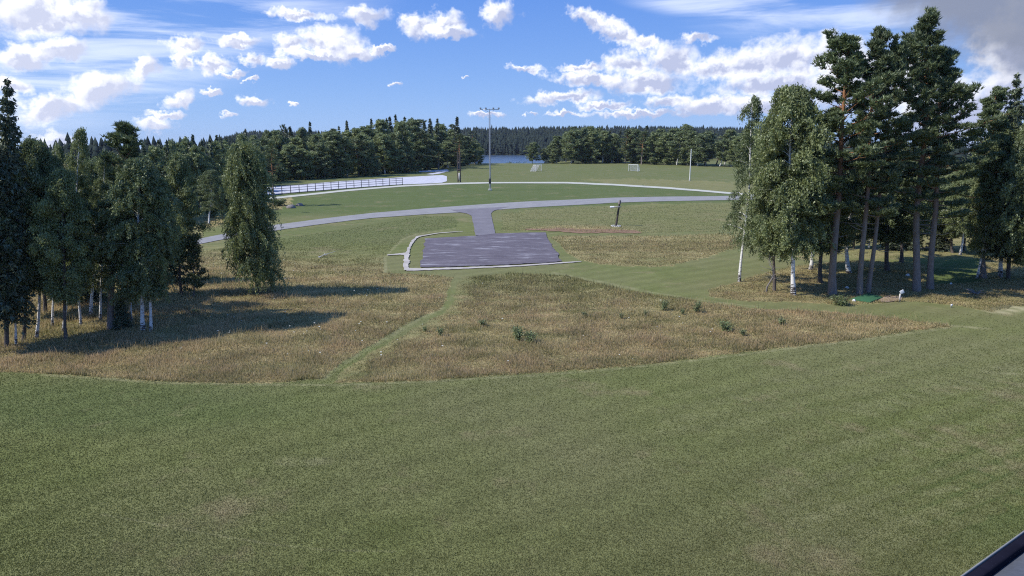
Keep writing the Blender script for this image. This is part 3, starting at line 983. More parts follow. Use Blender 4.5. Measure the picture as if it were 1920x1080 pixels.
def make_pine(seed, H=16.0, cb=0.42, Rr=3.0, nl=46, nt=2600, nn=8, nlen=0.24, tr=0.185, bend=0.3, conic=0.0, dead=7, sides=9, upsweep=0.0):
    rs = np.random.RandomState(seed)
    T = trunk_pts(H, rs, bend, 12)
    zz = T[:, 2] / H
    rad = tr * (1 - 0.92 * zz) ** 0.8 + 0.01; rad[0] *= 1.25
    wood = [tube(T, rad, sides)]
    tuft = []; tdir = []
    per_l = max(3, nt // nl)
    lp = rs.uniform(0, 6.28, 3)
    for k in range(nl + dead):
        isdead = k >= nl
        t = (k + rs.uniform(0, 1)) / nl if not isdead else 0
        z = H * (cb + (1 - cb) * 0.985 * t) if not isdead else H * rs.uniform(cb * 0.5, cb * 1.25)
        p0 = np.array([np.interp(z, T[:, 2], T[:, 0]), np.interp(z, T[:, 2], T[:, 1]), z])
        pr = (math.sin(math.pi * (0.20 + 0.75 * t)) ** 0.75) * (1 - conic) + conic * (1.05 - t)
        a = k * 2.399 + rs.normal(0, 0.5)
        m_ = 0.70 + 0.45 * math.sin(a * 2 + lp[0] + 5 * t) * math.sin(a + lp[1] - 4 * t)
        L = Rr * max(pr, 0.14) * m_ * rs.uniform(0.7, 1.25)
        if isdead: L = Rr * rs.uniform(0.25, 0.6)
        e0 = R(-8) + R(78) * t ** 1.6 + upsweep * 0.5 + rs.normal(0, 0.12)
        e1 = R(15) + R(62) * t ** 1.4 + upsweep + rs.normal(0, 0.15)
        pts = poly_limb(p0, a, L, e0, e1, 6, rs, 0.16)
        r0 = tr * 0.30 * (1 - 0.7 * t) * (0.6 if isdead else 1)
        wood.append(tube(pts, np.linspace(r0, 0.01, len(pts)), 5))
        if isdead: continue
        nsub = max(4, int(L * 3.4))
        per = max(2, per_l // nsub)
        for q in range(nsub):
            s = 0.32 + 0.68 * (q + rs.uniform(0, 1)) / nsub
            b = along(pts, s)
            sa = a + rs.choice([-1, 1]) * rs.uniform(0.4, 1.2)
            sl = (0.25 + 0.38 * L * (1.15 - s)) * rs.uniform(0.6, 1.1)
            sb = poly_limb(b, sa, sl, e1 * 0.4, e1 * 0.6 + R(8), 3, rs, 0.2)
            wood.append(tube(sb, [0.016, 0.012, 0.009, 0.005], 3))
            tt = (1 - rs.uniform(0, 1, per) ** 1.6 * 0.85) * (len(sb) - 1)
            ii = np.minimum(tt.astype(int), len(sb) - 2); f = (tt - ii)[:, None]
            c = sb[ii] * (1 - f) + sb[ii + 1] * f + rs.normal(0, 0.13, (per, 3)) * np.array([1, 1, 0.35])
            tuft.append(c)
            dd = (sb[-1] - sb[0]); dd = dd / (np.linalg.norm(dd) + 1e-9)
            tdir.append(np.repeat((dd * 0.7 + np.array([0, 0, 0.75]))[None], per, 0))
        c = pts[-1][None] + rs.normal(0, 0.12, (5, 3)); tuft.append(c); tdir.append(np.repeat(np.array([[0, 0, 1.0]]), 5, 0))
    C = np.vstack(tuft); Dd = np.vstack(tdir)
    C = np.repeat(C, nn, 0); Dd = np.repeat(Dd, nn, 0)
    n = len(C)
    d = Dd + rs.normal(0, 0.75, (n, 3)); d /= np.linalg.norm(d, axis=1)[:, None]
    e = np.cross(d, rs.normal(0, 1, (n, 3))); e /= np.linalg.norm(e, axis=1)[:, None] + 1e-9
    s = nlen * rs.uniform(0.6, 1.2, n)[:, None]
    LV = np.stack([C - e * s * 0.13, C + e * s * 0.13, C + d * s], 1).reshape(-1, 3)
    return finish('pine', wood, LV, M_PINEB, L_PINE, rs)


def make_spruce(seed, H=13.0, cb=0.06, Rr=2.0, nwh=34, nb=8, per=60, ls=0.13, tr=0.15, power=0.85, sides=7):
    rs = np.random.RandomState(seed)
    T = trunk_pts(H, rs, 0.1, 8)
    zz = T[:, 2] / H
    wood = [tube(T, tr * (1 - 0.95 * zz) + 0.008, sides)]
    cents = []; ax = []
    for k in range(nwh):
        t = (k + rs.uniform(0, .6)) / nwh
        z = H * (cb + (1 - cb) * t)
        for q in range(nb):
            a = q * 2 * math.pi / nb + k * 0.9 + rs.normal(0, 0.2)
            L = (Rr * (1 - t) ** power + 0.10) * rs.uniform(0.65, 1.12)
            e0 = R(-18 + 42 * t); e1 = R(-14 + 50 * t)
            pts = poly_limb((0, 0, z), a, L, e0, e1, 3, rs, 0.12)
            if L > 0.5: wood.append(tube(pts, [0.022, 0.016, 0.011, 0.006], 3))
            m = max(4, int(per * L / Rr))
            tt = rs.uniform(0.12, 1, m); s = tt * 3; ii = np.minimum(s.astype(int), 2); f = (s - ii)[:, None]
            c = pts[ii] * (1 - f) + pts[ii + 1] * f
            wdt = 0.16 * L * (1.2 - tt) + 0.05
            perp = np.array([-math.sin(a), math.cos(a), 0])
            c = c + perp[None] * (rs.normal(0, 1, m) * wdt)[:, None] + np.column_stack([np.zeros(m), np.zeros(m), -np.abs(rs.normal(0, 0.09, m)) * (1 + 0.5 * L)])
            cents.append(c)
            ax.append(np.repeat(np.array([[math.cos(a) * 0.9, math.sin(a) * 0.9, -0.5]]), m, 0))
    C = np.vstack(cents); A_ = np.vstack(ax)
    m = 30; C = np.vstack([C, np.column_stack([rs.normal(0, 0.05, m), rs.normal(0, 0.05, m), H * rs.uniform(0.94, 1.0, m)])])
    A_ = np.vstack([A_, np.repeat([[0, 0, 1.0]], m, 0)])
    LV = leaves(C, ls, rs, 1.6, axis=A_)
    return finish('spruce', wood, LV, M_DARKB, L_SPRUCE, rs)


PROTO = {}
def proto(key, kind, H, Rr, meshes):
    co = np.empty(len(meshes[1].vertices) * 3, np.float32); meshes[1].vertices.foreach_get('co', co); co = co.reshape(-1, 3)
    PROTO[key] = (kind, float(np.percentile(co[:, 2], 99.8)), float(np.percentile(np.hypot(co[:, 0], co[:, 1]), 96)), meshes)

proto('birch_a', 'birch_tree', 12, 2.6, make_birch(1, 12, 0.23, 2.6, 66, 13, 78000, 0.085, 1.1))
proto('birch_b', 'birch_tree', 13, 2.3, make_birch(2, 13, 0.28, 2.3, 52, 11, 46000, 0.085, 0.9, open_=0.08))
proto('birch_c', 'birch_tree', 11, 2.6, make_birch(3, 11, 0.24, 2.6, 58, 11, 56000, 0.09, 0.35, bark=M_DARKB))
proto('birch_thin', 'birch_tree', 13, 1.9, make_birch(4, 13, 0.20, 1.9, 46, 9, 24000, 0.085, 0.9, open_=0.18))
proto('birch_weep', 'birch_tree', 10, 2.2, make_birch(5, 10, 0.12, 2.2, 76, 13, 80000, 0.085, 1.7, tr=0.16, bark=M_DARKB, shape='column'))
proto('pine_a', 'pine_tree', 16, 3.0, make_pine(11, 16, 0.34, 3.2, 62, 7000, 9, 0.25, conic=0.2))
proto('pine_b', 'pine_tree', 16, 2.6, make_pine(12, 16, 0.33, 2.9, 52, 6000, 9, 0.25, bend=0.5, conic=0.25))
proto('pine_c', 'pine_tree', 16, 3.2, make_pine(13, 16, 0.34, 3.5, 50, 6200, 9, 0.25, bend=0.4, upsweep=0.15, conic=0.35))
proto('pine_d', 'pine_tree', 13, 2.4, make_pine(14, 13, 0.30, 2.6, 44, 4200, 8, 0.26, tr=0.16, upsweep=0.45, conic=0.4))
proto('pine_small', 'pine_tree', 4, 1.0, make_pine(15, 4, 0.10, 1.1, 34, 900, 8, nlen=0.2, tr=0.05, conic=0.9, dead=0, upsweep=0.2))
proto('spruce_a', 'spruce_tree', 13, 2.0, make_spruce(21, 13, 0.08, 2.0, 38, 9, 90, 0.12))
proto('spruce_b', 'spruce_tree', 14, 1.7, make_spruce(22, 14, 0.14, 1.8, 40, 8, 80, 0.12, power=0.7))
proto('spruce_small', 'spruce_tree', 2.2, 0.7, make_spruce(23, 2.2, 0.04, 0.75, 16, 8, 60, 0.07, tr=0.03))
# lighter builds for the woods more than about 90 m away
for k, s in enumerate((31, 32, 33, 34)):
    proto('far_birch_%d' % k, 'birch_tree', 14, 3.0, make_birch(s, 14, (0.05, 0.16, 0.03, 0.22)[k], 3.3, 44, 9, 11000, 0.25, (0.3, 0.6, 0.2, 0.4)[k], tr=0.16, bark=M_BIRCH if k % 2 else M_DARKB, sides=5))
for k, s in enumerate((41, 42, 43)):
    proto('far_spruce_%d' % k, 'spruce_tree', 15, 2.2, make_spruce(s, 15, 0.05, (2.0, 2.5, 1.8)[k], 26, 7, 22, 0.34, sides=5))
for k, s in enumerate((51, 52)):
    proto('far_pine_%d' % k, 'pine_tree', 15, 2.8, make_pine(s, 15, 0.35, 3.1, 34, 800, 5, 0.5, tr=0.2, dead=2, sides=5))

rz = random.Random(5)
TREES = []


def place(key, bx, by, tx, ty, hw, label, group=None, sink=0.05, yaw=None):
    kind, H, Rr, (tm, cm_) = PROTO[key]
    b = G(bx, by)
    dep = math.hypot(b.x, b.y)
    hd = Vector((b.x / dep, b.y / dep, 0))
    d = Vector(ray(tx, ty))
    t = b.dot(hd) / d.dot(hd)
    top = Vector((0, 0, CAMZ)) + d * t
    axis = top - b
    Lh = axis.length
    root = bpy.data.objects.new(kind, None)
    COL.objects.link(root)
    root.empty_display_size = 0.3
    root.location = b - Vector((0, 0, sink))
    q = Vector((0, 0, 1)).rotation_difference(axis.normalized())
    yaw = rz.uniform(0, 6.28) if yaw is None else yaw
    root.rotation_mode = 'QUATERNION'
    root.rotation_quaternion = q @ Quaternion((0, 0, 1), yaw)
    sx = hw * (b.y) / F / Rr / math.cos(PITCH)
    sz = Lh / H
    root.scale = (sx, sx, sz)
    link('trunk', tm, root)
    link('crown', cm_, root)
    tag(root, label, kind.replace('_tree', ''), group)
    root['category'] = 'tree'
    TREES.append(root)
    return root


gR, gL = 'trees of the right-hand stand', 'trees of the left-hand stand'
NEAR = [
    # right-hand stand
    ('pine_a', 1561, 553, 1592, 58, 92, 'tall pine with bare grey lower trunk, nearest to the big round birch', gR),
    ('pine_b', 1612, 552, 1655, 50, 62, 'leaning pine just left of its twin trunk, behind the green mat', gR),
    ('pine_a', 1627, 549, 1690, 72, 55, 'right one of the two close leaning pines behind the green mat', gR),
    ('pine_c', 1719, 546, 1738, 18, 92, 'tallest pine, pointed top, thick trunk right of the white tee sign', gR),
    ('pine_b', 1744, 542, 1778, 88, 70, 'dark pine trunk close behind the tallest pine', gR),
    ('birch_thin', 1386, 528, 1412, 180, 36, 'slender open birch with white foot at the left edge of the right stand', gR),
    ('birch_a', 1488, 554, 1486, 162, 72, 'big round birch with bright white lower trunk in front of the pines', gR),
    ('birch_c', 1452, 545, 1448, 262, 46, 'dark stemmed birch between the slender birch and the big round birch', gR),
    ('birch_c', 1538, 530, 1542, 285, 62, 'bushy birch behind the bare trunk of the grey pine', gR),
    ('birch_b', 1592, 512, 1600, 285, 64, 'shaded birch seen between the grey pine and the twin pines', gR),
    ('birch_c', 1664, 508, 1662, 268, 66, 'broad dark leafy tree filling the gap right of the twin pines', gR),
    ('birch_b', 1520, 506, 1515, 310, 54, 'small leafy birch low behind the big round birch', gR),
    ('birch_c', 1690, 492, 1700, 300, 54, 'leafy tree left of the tallest pine, deep in shade', gR),
    ('birch_b', 1832, 522, 1858, 300, 34, 'white stemmed birch leaning right at the bright lawn', gR),
    ('birch_thin', 1838, 520, 1872, 270, 32, 'second leaning white birch directly behind the first at the bright lawn', gR),
    ('pine_b', 1845, 522, 1868, 163, 54, 'slim pine with brown trunk among the leaning white birches', gR),
    ('birch_a', 1876, 520, 1890, 222, 58, 'birch with thin pale stem right of the leaning white birches', gR),
    ('spruce_b', 1890, 522, 1907, 140, 34, 'narrow spruce whose tip is the highest at the right edge', gR),
    ('birch_a', 1962, 545, 1950, 215, 66, 'drooping birch cut by the right edge of the picture', gR),
    ('birch_c', 1925, 528, 1925, 395, 40, 'low leafy tree at the foot of the right edge birches', gR),
    ('birch_c', 1786, 474, 1788, 345, 38, 'small tree beyond the bright lawn, left of a pair', gR),
    ('birch_b', 1800, 478, 1806, 335, 34, 'small tree beyond the bright lawn, right of a pair', gR),
    ('birch_b', 1763, 468, 1760, 340, 36, 'small tree seen just right of the dark pine trunk', gR),
    # left-hand stand
    ('spruce_b', 12, 652, 14, 152, 40, 'very tall dark spruce at the left edge of the picture', gL),
    ('birch_c', 44, 640, 62, 262, 50, 'dark birch beside the tall edge spruce', gL),
    ('birch_b', 68, 634, 96, 285, 46, 'birch with slim leaning trunk, third from the left edge', gL),
    ('birch_c', 124, 640, 118, 318, 50, 'dark bushy birch with the lowest reaching foot between slim trunks', gL),
    ('birch_thin', 118, 622, 150, 240, 34, 'birch whose narrow top stands out against the cloud', gL),
    ('pine_d', 208, 616, 237, 228, 60, 'pine with up-swept branches whose dark fan top shows against the sky', gL),
    ('birch_a', 268, 622, 262, 298, 66, 'large grey-green birch, left and bigger stem of the white footed pair', gL),
    ('birch_b', 283, 622, 292, 330, 44, 'birch with bright white foot, right stem of the pair', gL),
    ('birch_c', 340, 552, 336, 288, 40, 'dark tree on the right side of the left stand', gL),
    ('pine_small', 363, 556, 362, 440, 24, 'young pine standing at the right foot of the left stand', gL),
    ('spruce_small', 229, 614, 226, 556, 18, 'tiny spruce in the grass left of the white footed birch pair', gL),
    ('birch_b', 170, 590, 176, 300, 46, 'birch behind the leaning slim trunks in the middle of the left stand', gL),
    ('birch_c', 85, 585, 78, 305, 52, 'shaded birch deep behind the left edge trees', gL),
    ('spruce_a', 150, 565, 152, 330, 44, 'dark spruce deep in the middle of the left stand', gL),
    ('birch_c', 240, 560, 215, 335, 46, 'shaded birch behind the large grey-green birch', gL),
    ('spruce_a', 305, 530, 312, 312, 38, 'dark spruce behind the right side of the left stand', gL),
    ('birch_c', -75, 668, -60, 240, 60, 'tree just beyond the left edge shading the lawn corner', gL),
    ('birch_c', 10, 600, -5, 300, 50, 'shaded tree behind the tall edge spruce', gL),
    ('birch_thin', 30, 648, 34, 300, 30, 'thin dark stemmed birch squeezed between the edge spruce and its neighbour', gL),
    ('birch_thin', 152, 612, 140, 300, 32, 'thin birch between the bushy birch and the up-swept pine', gL),
    ('birch_thin', 188, 600, 196, 282, 30, 'thin birch just left of the up-swept pine trunk', gL),
    ('birch_thin', 246, 604, 240, 320, 28, 'thin birch behind the tiny spruce', gL),
    ('birch_thin', 98, 612, 104, 270, 30, 'thin pale birch left of the dark bushy birch', gL),
    # the lone birch
    ('birch_weep', 485, 549, 454, 268, 46, 'lone weeping birch standing in the meadow before the road', None),
]
for a in NEAR: place(*a)
# light mid-distance trees left of the lone birch
MID = [('birch_b', 392, 420, 395, 318, 26, 'small pale tree in the gap left of the lone birch'),
       ('birch_c', 418, 412, 415, 330, 24, 'yellow-green bushy tree half hidden by the lone birch')]
for a in MID: place(*a, 'small trees beside the road left of the lone birch')
place('far_pine_1', 514, 386, 509, 262, 20, 'thin dark pine standing alone before the left end of the fence')

# woods: rows of single trees with a label that says where each one stands
def interp(prof, x):
    xs = [p[0] for p in prof]; ys = [p[1] for p in prof]
    return float(np.interp(x, xs, ys))

ORD = ['first', 'second', 'third', 'fourth', 'fifth', 'sixth', 'seventh', 'eighth', 'ninth', 'tenth', 'eleventh', 'twelfth', 'thirteenth', 'fourteenth', 'fifteenth', 'sixteenth', 'seventeenth', 'eighteenth']
WOOD = []


def wood_row(x0, x1, step, base, top, dtop, kinds, hwr, rowname, group, dbase=0.0, skip=None):
    x = x0
    while x < x1:
        bx = x + rz.uniform(-0.3, 0.3) * step
        if not (skip and skip(bx)):
            by = interp(base, bx) - dbase + rz.uniform(-0.8, 0.8)
            ty = interp(top, bx) + rz.uniform(*dtop)
            key = rz.choice(kinds)
            hw = rz.uniform(*hwr) * (0.62 if 'spruce' in key else 1.0)
            WOOD.append((key, bx, by, bx + (bx - 960) * 0.035 * rz.uniform(0.5, 1.2), ty, hw, rowname, group))
        x += step


LB = [(200, 428), (290, 418), (400, 392), (470, 352), (520, 339), (600, 334), (700, 328), (770, 321.5), (840, 315), (870, 310), (905, 307)]
LT = [(200, 300), (290, 272), (320, 262), (400, 262), (430, 262), (480, 250), (520, 243), (560, 242), (600, 240), (640, 234), (680, 230), (715, 222), (740, 216), (765, 211), (790, 220), (830, 234), (880, 238), (905, 246)]
gW = 'trees of the wood behind the fence'
B_, S_, P_ = ['far_birch_0', 'far_birch_1', 'far_birch_2', 'far_birch_3'], ['far_spruce_0', 'far_spruce_1', 'far_spruce_2'], ['far_pine_0', 'far_pine_1']
wood_row(250, 900, 19, LB, LT, (14, 44), B_ * 3 + S_ + P_ * 2, (17, 26), 'front', gW)
wood_row(262, 905, 19, LB, LT, (0, 18), B_ * 3 + S_ + P_, (18, 26), 'middle', gW, 4)
wood_row(255, 890, 17, LB, LT, (-6, 9), S_ * 3 + B_ + P_, (15, 22), 'back', gW, 9)
wood_row(-40, 245, 15, [(-40, 440), (250, 425)], [(-40, 305), (110, 300), (250, 288)], (-6, 22), S_ + B_, (17, 25), 'dense rear', gW, 4)
wood_row(235, 470, 13, LB, LT, (-4, 16), S_, (15, 21), 'dense rear', gW, 6)
wood_row(530, 880, 30, LB, LT, (62, 80), ['far_birch_0', 'far_birch_2'], (11, 16), 'low front', gW, -1)
RB = [(1040, 306.5), (1150, 306.5), (1250, 309), (1370, 313), (1500, 318), (1920, 330)]
RT = [(1040, 250), (1060, 239), (1085, 234), (1120, 238), (1170, 235), (1230, 237), (1290, 233), (1340, 244), (1380, 243), (1500, 270), (1920, 300)]
gX = 'trees of the line behind the playing field'
wood_row(1046, 1480, 20, RB, RT, (2, 18), B_ * 3 + P_, (16, 24), 'front', gX)
wood_row(1055, 1480, 22, RB, RT, (-2, 10), B_ * 2 + S_ + P_, (16, 22), 'back', gX, 2)
wood_row(1500, 1960, 26, RB, RT, (0, 20), B_ * 2 + P_, (22, 32), 'front', 'trees far behind the right stand')
wood_row(1400, 1960, 30, [(1400, 425), (1960, 450)], [(1400, 310), (1600, 300), (1740, 318), (1840, 315), (1960, 290)], (-8, 14), ['birch_b', 'birch_c'], (26, 36), 'middle', 'trees far behind the right stand',
         skip=lambda x: x < 1490)
wood_row(1500, 1960, 44, [(1400, 462), (1960, 474)], [(1400, 350), (1960, 350)], (-10, 20), ['birch_b', 'birch_c', 'spruce_a'], (26, 36), 'near', 'trees far behind the right stand')
WOOD += [('far_pine_0', 782, 320, 788, 246, 36, 'front', gW), ('far_birch_1', 722, 326, 716, 250, 26, 'front', gW), ('far_birch_0', 632, 332, 625, 246, 28, 'front', gW),
         ('far_spruce_0', 857, 311, 857, 219, 13, 'back', gW), ('far_spruce_2', 805, 313, 806, 222, 11, 'back', gW), ('far_pine_0', 860, 316, 862, 250, 20, 'front', gW),
         ('far_spruce_2', 583, 322, 581, 228, 10, 'back', gW), ('far_spruce_2', 651, 318, 650, 226, 10, 'back', gW), ('far_pine_1', 535, 328, 531, 232, 10, 'back', gW),
         ('far_spruce_0', 462, 345, 460, 242, 12, 'back', gW), ('far_spruce_0', 363, 380, 361, 252, 13, 'back', gW), ('far_spruce_0', 408, 370, 406, 253, 12, 'back', gW),
         ('far_spruce_0', 299, 390, 297, 262, 13, 'back', gW), ('far_spruce_2', 820, 312, 820, 222, 11, 'back', gW),
         ('far_birch_1', 998, 306.5, 1001, 266, 13, 'front', gX), ('far_birch_3', 1022, 306.2, 1022, 278, 9, 'front', gX), ('far_birch_0', 1035, 306.5, 1036, 268, 12, 'front', gX),
         ('far_birch_1', 880, 309, 876, 262, 17, 'front', gW), ('far_birch_2', 897, 307, 895, 268, 13, 'front', gW), ('far_pine_0', 1288, 310, 1291, 236, 24, 'front', gX)]


def region(x, g):
    if g == gW:
        for lim, s in ((330, 'beyond the left stand'), (440, 'left of the lone birch'), (515, 'above the lone birch'), (640, 'behind the fence\'s left half'), (760, 'behind the fence\'s right half'), (845, 'behind the open gravel'), (1000, 'by the double pole')):
            if x < lim: return s
    if g == gX:
        for lim, s in ((1060, 'beside the lake'), (1170, 'between lake and right goal'), (1230, 'behind the right goal'), (1320, 'behind the flagpole'), (2000, 'right of the flagpole')):
            if x < lim: return s
    return 'under the right stand crowns' if x < 1740 else 'near the right picture edge'


cnt = {}
rows_lab = []
for w in sorted(WOOD, key=lambda w: w[1]):
    key = w[0]
    kd = 'birch' if 'birch' in key else 'spruce' if 'spruce' in key else 'pine'
    look = {'far_birch_0': 'full leafy birch', 'far_birch_1': 'white stemmed birch', 'far_birch_2': 'low crowned birch', 'far_birch_3': 'tall stemmed birch', 'far_spruce_0': 'slim dark spruce',
            'far_spruce_1': 'broad dark spruce', 'far_spruce_2': 'needle thin spruce', 'far_pine_0': 'open crowned pine', 'far_pine_1': 'bushy pine', 'birch_b': 'pale stemmed birch', 'birch_c': 'dark stemmed birch', 'spruce_a': 'full dark spruce'}[key]
    rows_lab.append((w, look, region(w[1], w[7])))
tot = {}
for w, look, rgn in rows_lab: tot[(look, w[6], rgn)] = tot.get((look, w[6], rgn), 0) + 1
for w, look, rgn in rows_lab:
    k = (look, w[6], rgn)
    cnt[k] = cnt.get(k, 0) + 1
    lab = '%s in the %s row %s' % (look, w[6], rgn)
    if tot[k] > 1: lab += ', %s from left' % ORD[cnt[k] - 1]
    place(w[0], w[1], w[2], w[3], w[4], w[5], lab, w[7], sink=0.1)

# ------------------------------------------------------------------ far forest across the lake (one mass nobody could count)
rs = np.random.RandomState(77)
n = 15000
fy = np.sqrt(rs.uniform(335 ** 2, 1080 ** 2, n)); fx = fy * rs.uniform(-0.85, 0.85, n)
m3 = 4200; fy3 = rs.uniform(300, 640, m3); fx3 = fy3 * rs.uniform(0.33, 0.85, m3) * rs.choice([-1, 1], m3); fx = np.concatenate([fx, fx3]); fy = np.concatenate([fy, fy3])
m2 = 2200; fy2 = rs.uniform(706, 800, m2); fx2 = fy2 * rs.uniform(-0.13, 0.13, m2); fx = np.concatenate([fx, fx2]); fy = np.concatenate([fy, fy2]); n = len(fx)
fz = terrain(fx, fy)
ok = ((fz > -5.0) | (np.abs(fx / fy) > 0.3)) & ~((fy < 560) & (fx / fy > -0.065) & (fx / fy < 0.045))
fx, fy, fz = fx[ok], fy[ok], fz[ok]; n = len(fx)
fh = rs.uniform(7.0, 12.5, n) * np.where(rs.uniform(0, 1, n) < 0.05, 1.2, 1.0)
fr = fh * rs.uniform(0.20, 0.34, n)
lay = 4; sd_ = 5
VV = []; FF = []; tt_ = []
ang = np.arange(sd_) * 2 * math.pi / sd_
base = 0
for L in range(lay):
    z0 = fz + fh * (0.05 + 0.22 * L); z1 = z0 + fh * (0.40 if L < lay - 1 else 0.30)
    r = fr * (1 - 0.21 * L)
    ring = np.zeros((n, sd_, 3)); ph = rs.uniform(0, 6.28, n)
    rj = rs.uniform(0.7, 1.25, (n, sd_))
    ring[:, :, 0] = fx[:, None] + np.cos(ang[None] + ph[:, None]) * r[:, None] * rj
    ring[:, :, 1] = fy[:, None] + np.sin(ang[None] + ph[:, None]) * r[:, None] * rj
    ring[:, :, 2] = z0[:, None] + rs.uniform(-0.4, 0.4, (n, sd_))
    apex = np.stack([fx, fy, z1], 1)[:, None]
    blk = np.concatenate([ring, apex], 1).reshape(-1, 3)
    VV.append(blk)
    idx = base + np.arange(n)[:, None, None] * (sd_ + 1)
    j = np.arange(sd_)
    tri = np.stack([j, (j + 1) % sd_, np.full(sd_, sd_)], 1)[None]
    FF.append((idx + tri).reshape(-1, 3))
    tt_.append(np.repeat(rs.uniform(0, 1, n), sd_ + 1))
    base += n * (sd_ + 1)
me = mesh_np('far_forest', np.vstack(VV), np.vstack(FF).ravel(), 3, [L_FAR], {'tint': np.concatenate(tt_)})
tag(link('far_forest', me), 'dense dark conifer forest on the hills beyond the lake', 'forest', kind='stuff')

# low bushes on the near lake shore and along the wood edges
def make_bush(seed, Rr, H, n, ls, mat_=None):
    rs = np.random.RandomState(seed)
    wood = []; c = []
    for k in range(9):
        a = rs.uniform(0, 6.28)
        p = poly_limb((0, 0, 0), a, H * rs.uniform(0.7, 1.1), R(75), R(40), 4, rs, 0.25)
        p[:, 0] *= Rr / H; p[:, 1] *= Rr / H
        wood.append(tube(p, np.linspace(0.02, 0.006, 5), 4))
        m = n // 9
        s = rs.uniform(0.15, 1, m) * 4; ii = np.minimum(s.astype(int), 3); f = (s - ii)[:, None]
        c.append(p[ii] * (1 - f) + p[ii + 1] * f + rs.normal(0, 0.16 * Rr, (m, 3)) * np.array([1, 1, 0.8]))
    C = np.vstack(c); C[:, 2] = np.abs(C[:, 2])
    return finish('shrub', wood, leaves(C, ls, rs), M_DARKB, mat_ or L_SHRUB, rs)


BUSH = {'far': (3.0, 2.2, make_bush(61, 3.0, 2.4, 900, 0.35)), 'weed_a': (0.5, 0.9, make_bush(62, 0.5, 0.9, 800, 0.05)),
        'weed_b': (0.4, 0.8, make_bush(63, 0.4, 0.8, 450, 0.05)), 'mid': (1.0, 1.4, make_bush(64, 1.0, 1.5, 1500, 0.10))}


def bush(key, bx, by, wpx, hpx, label, group=None, name='shrub'):
    Rr, H, (tm, cm_) = BUSH[key]
    b = G(bx, by); root = link(name, None, loc=b)
    root.empty_display_size = 0.2
    sx = wpx * b.y / F / (2 * Rr); sz = hpx * b.y / F / H
    root.scale = (sx, sx, sz); root.rotation_euler.z = rz.uniform(0, 6.28)
    link('stems', tm, root); link('foliage', cm_, root)
    tag(root, label, 'shrub', group)
    return root


where = ['left of the light mast foot', 'just right of the light mast', 'before the left part of the lake', 'before the middle of the lake', 'before the right part of the lake', 'left of the first goal tree', 'at the foot of the small lakeside birch']
for (x, h), wv_ in zip([(907, 7), (925, 8), (940, 7), (955, 9), (969, 8), (982, 8), (993, 6)], where):
    bush('far', x, 305.6, 22, h, 'low green lakeside shrub ' + wv_, 'lakeside shrubs')
gM = 'weedy shrubs in the meadow'
for key, x, y, w, h, lab in [
    ('weed_a', 972, 640, 40, 34, 'largest leafy weed bush in the middle of the meadow, left half'), ('weed_a', 993, 643, 44, 24, 'leafy weed bush merging with the largest one on its right'),
    ('weed_b', 905, 612, 30, 16, 'small spiky weed left above the largest meadow bush'), ('weed_b', 826, 630, 26, 20, 'small weed beside the mown path'),
    ('weed_b', 797, 622, 18, 14, 'tiny weed at the right edge of the mown path'), ('weed_a', 1244, 582, 26, 22, 'upright weed in the back of the meadow, left of the tallest'),
    ('weed_a', 1306, 586, 28, 24, 'tallest upright weed in the back of the meadow'), ('weed_a', 1362, 622, 46, 22, 'wide leafy weed patch before the right birches'),
    ('weed_b', 1465, 610, 28, 18, 'small weed near the right end of the meadow'), ('weed_b', 1165, 598, 16, 14, 'thin weed between the largest bush and the back weeds'),
    ('weed_b', 1096, 594, 18, 12, 'low weed just right of the largest meadow bush'), ('weed_b', 1210, 592, 16, 12, 'low weed left of the upright back weeds'),
    ('weed_b', 1393, 630, 26, 16, 'weed at the right foot of the wide leafy patch'), ('weed_b', 1280, 590, 16, 14, 'thin weed between the two upright back weeds'),
    ('weed_a', 1575, 572, 60, 18, 'leafy weeds at the foot of the grey pine'), ('weed_a', 370, 588, 36, 10, 'low green patch of weeds below the young pine')]:
    bush(key, x, y, w, h, lab, gM, 'weed_bush')
bush('mid', 400, 408, 46, 30, 'yellow-green bush in the gap left of the lone birch')
bush('mid', 524, 386, 44, 14, 'reddish low bush at the foot of the thin pine')
bush('mid', 480, 395, 60, 26, 'dark low bush behind the lone birch')

# ------------------------------------------------------------------ built things
M_GALV = mat('galvanised_steel', flat((0.34, 0.36, 0.40), 0.5, 0.5, 0.4))
M_WHITE = mat('white_paint', flat((0.78, 0.78, 0.77), 0.5, 0.4, 0, 0.06))
M_DKWOOD = mat('dark_wood', flat((0.075, 0.062, 0.055), 0.85, 0.2, 0, 0.4))
M_GREYWOOD = mat('weathered_wood', flat((0.22, 0.20, 0.19), 0.9, 0.15, 0, 0.35))
M_PALEWOOD = mat('pale_board', flat((0.55, 0.52, 0.47), 0.8, 0.2, 0, 0.2))
M_DARK = mat('dark_metal', flat((0.03, 0.032, 0.04), 0.5, 0.4, 0, 0.2))
M_CONC = mat('concrete', flat((0.45, 0.44, 0.42), 0.9, 0.2, 0, 0.2))
M_NET = mat('white_net_cord', flat((0.75, 0.75, 0.75), 0.8, 0.2, 0, 0.05))
M_MAT = mat('green_turf_mat', flat((0.045, 0.125, 0.062), 0.95, 0.1, 0, 0.25, 30))


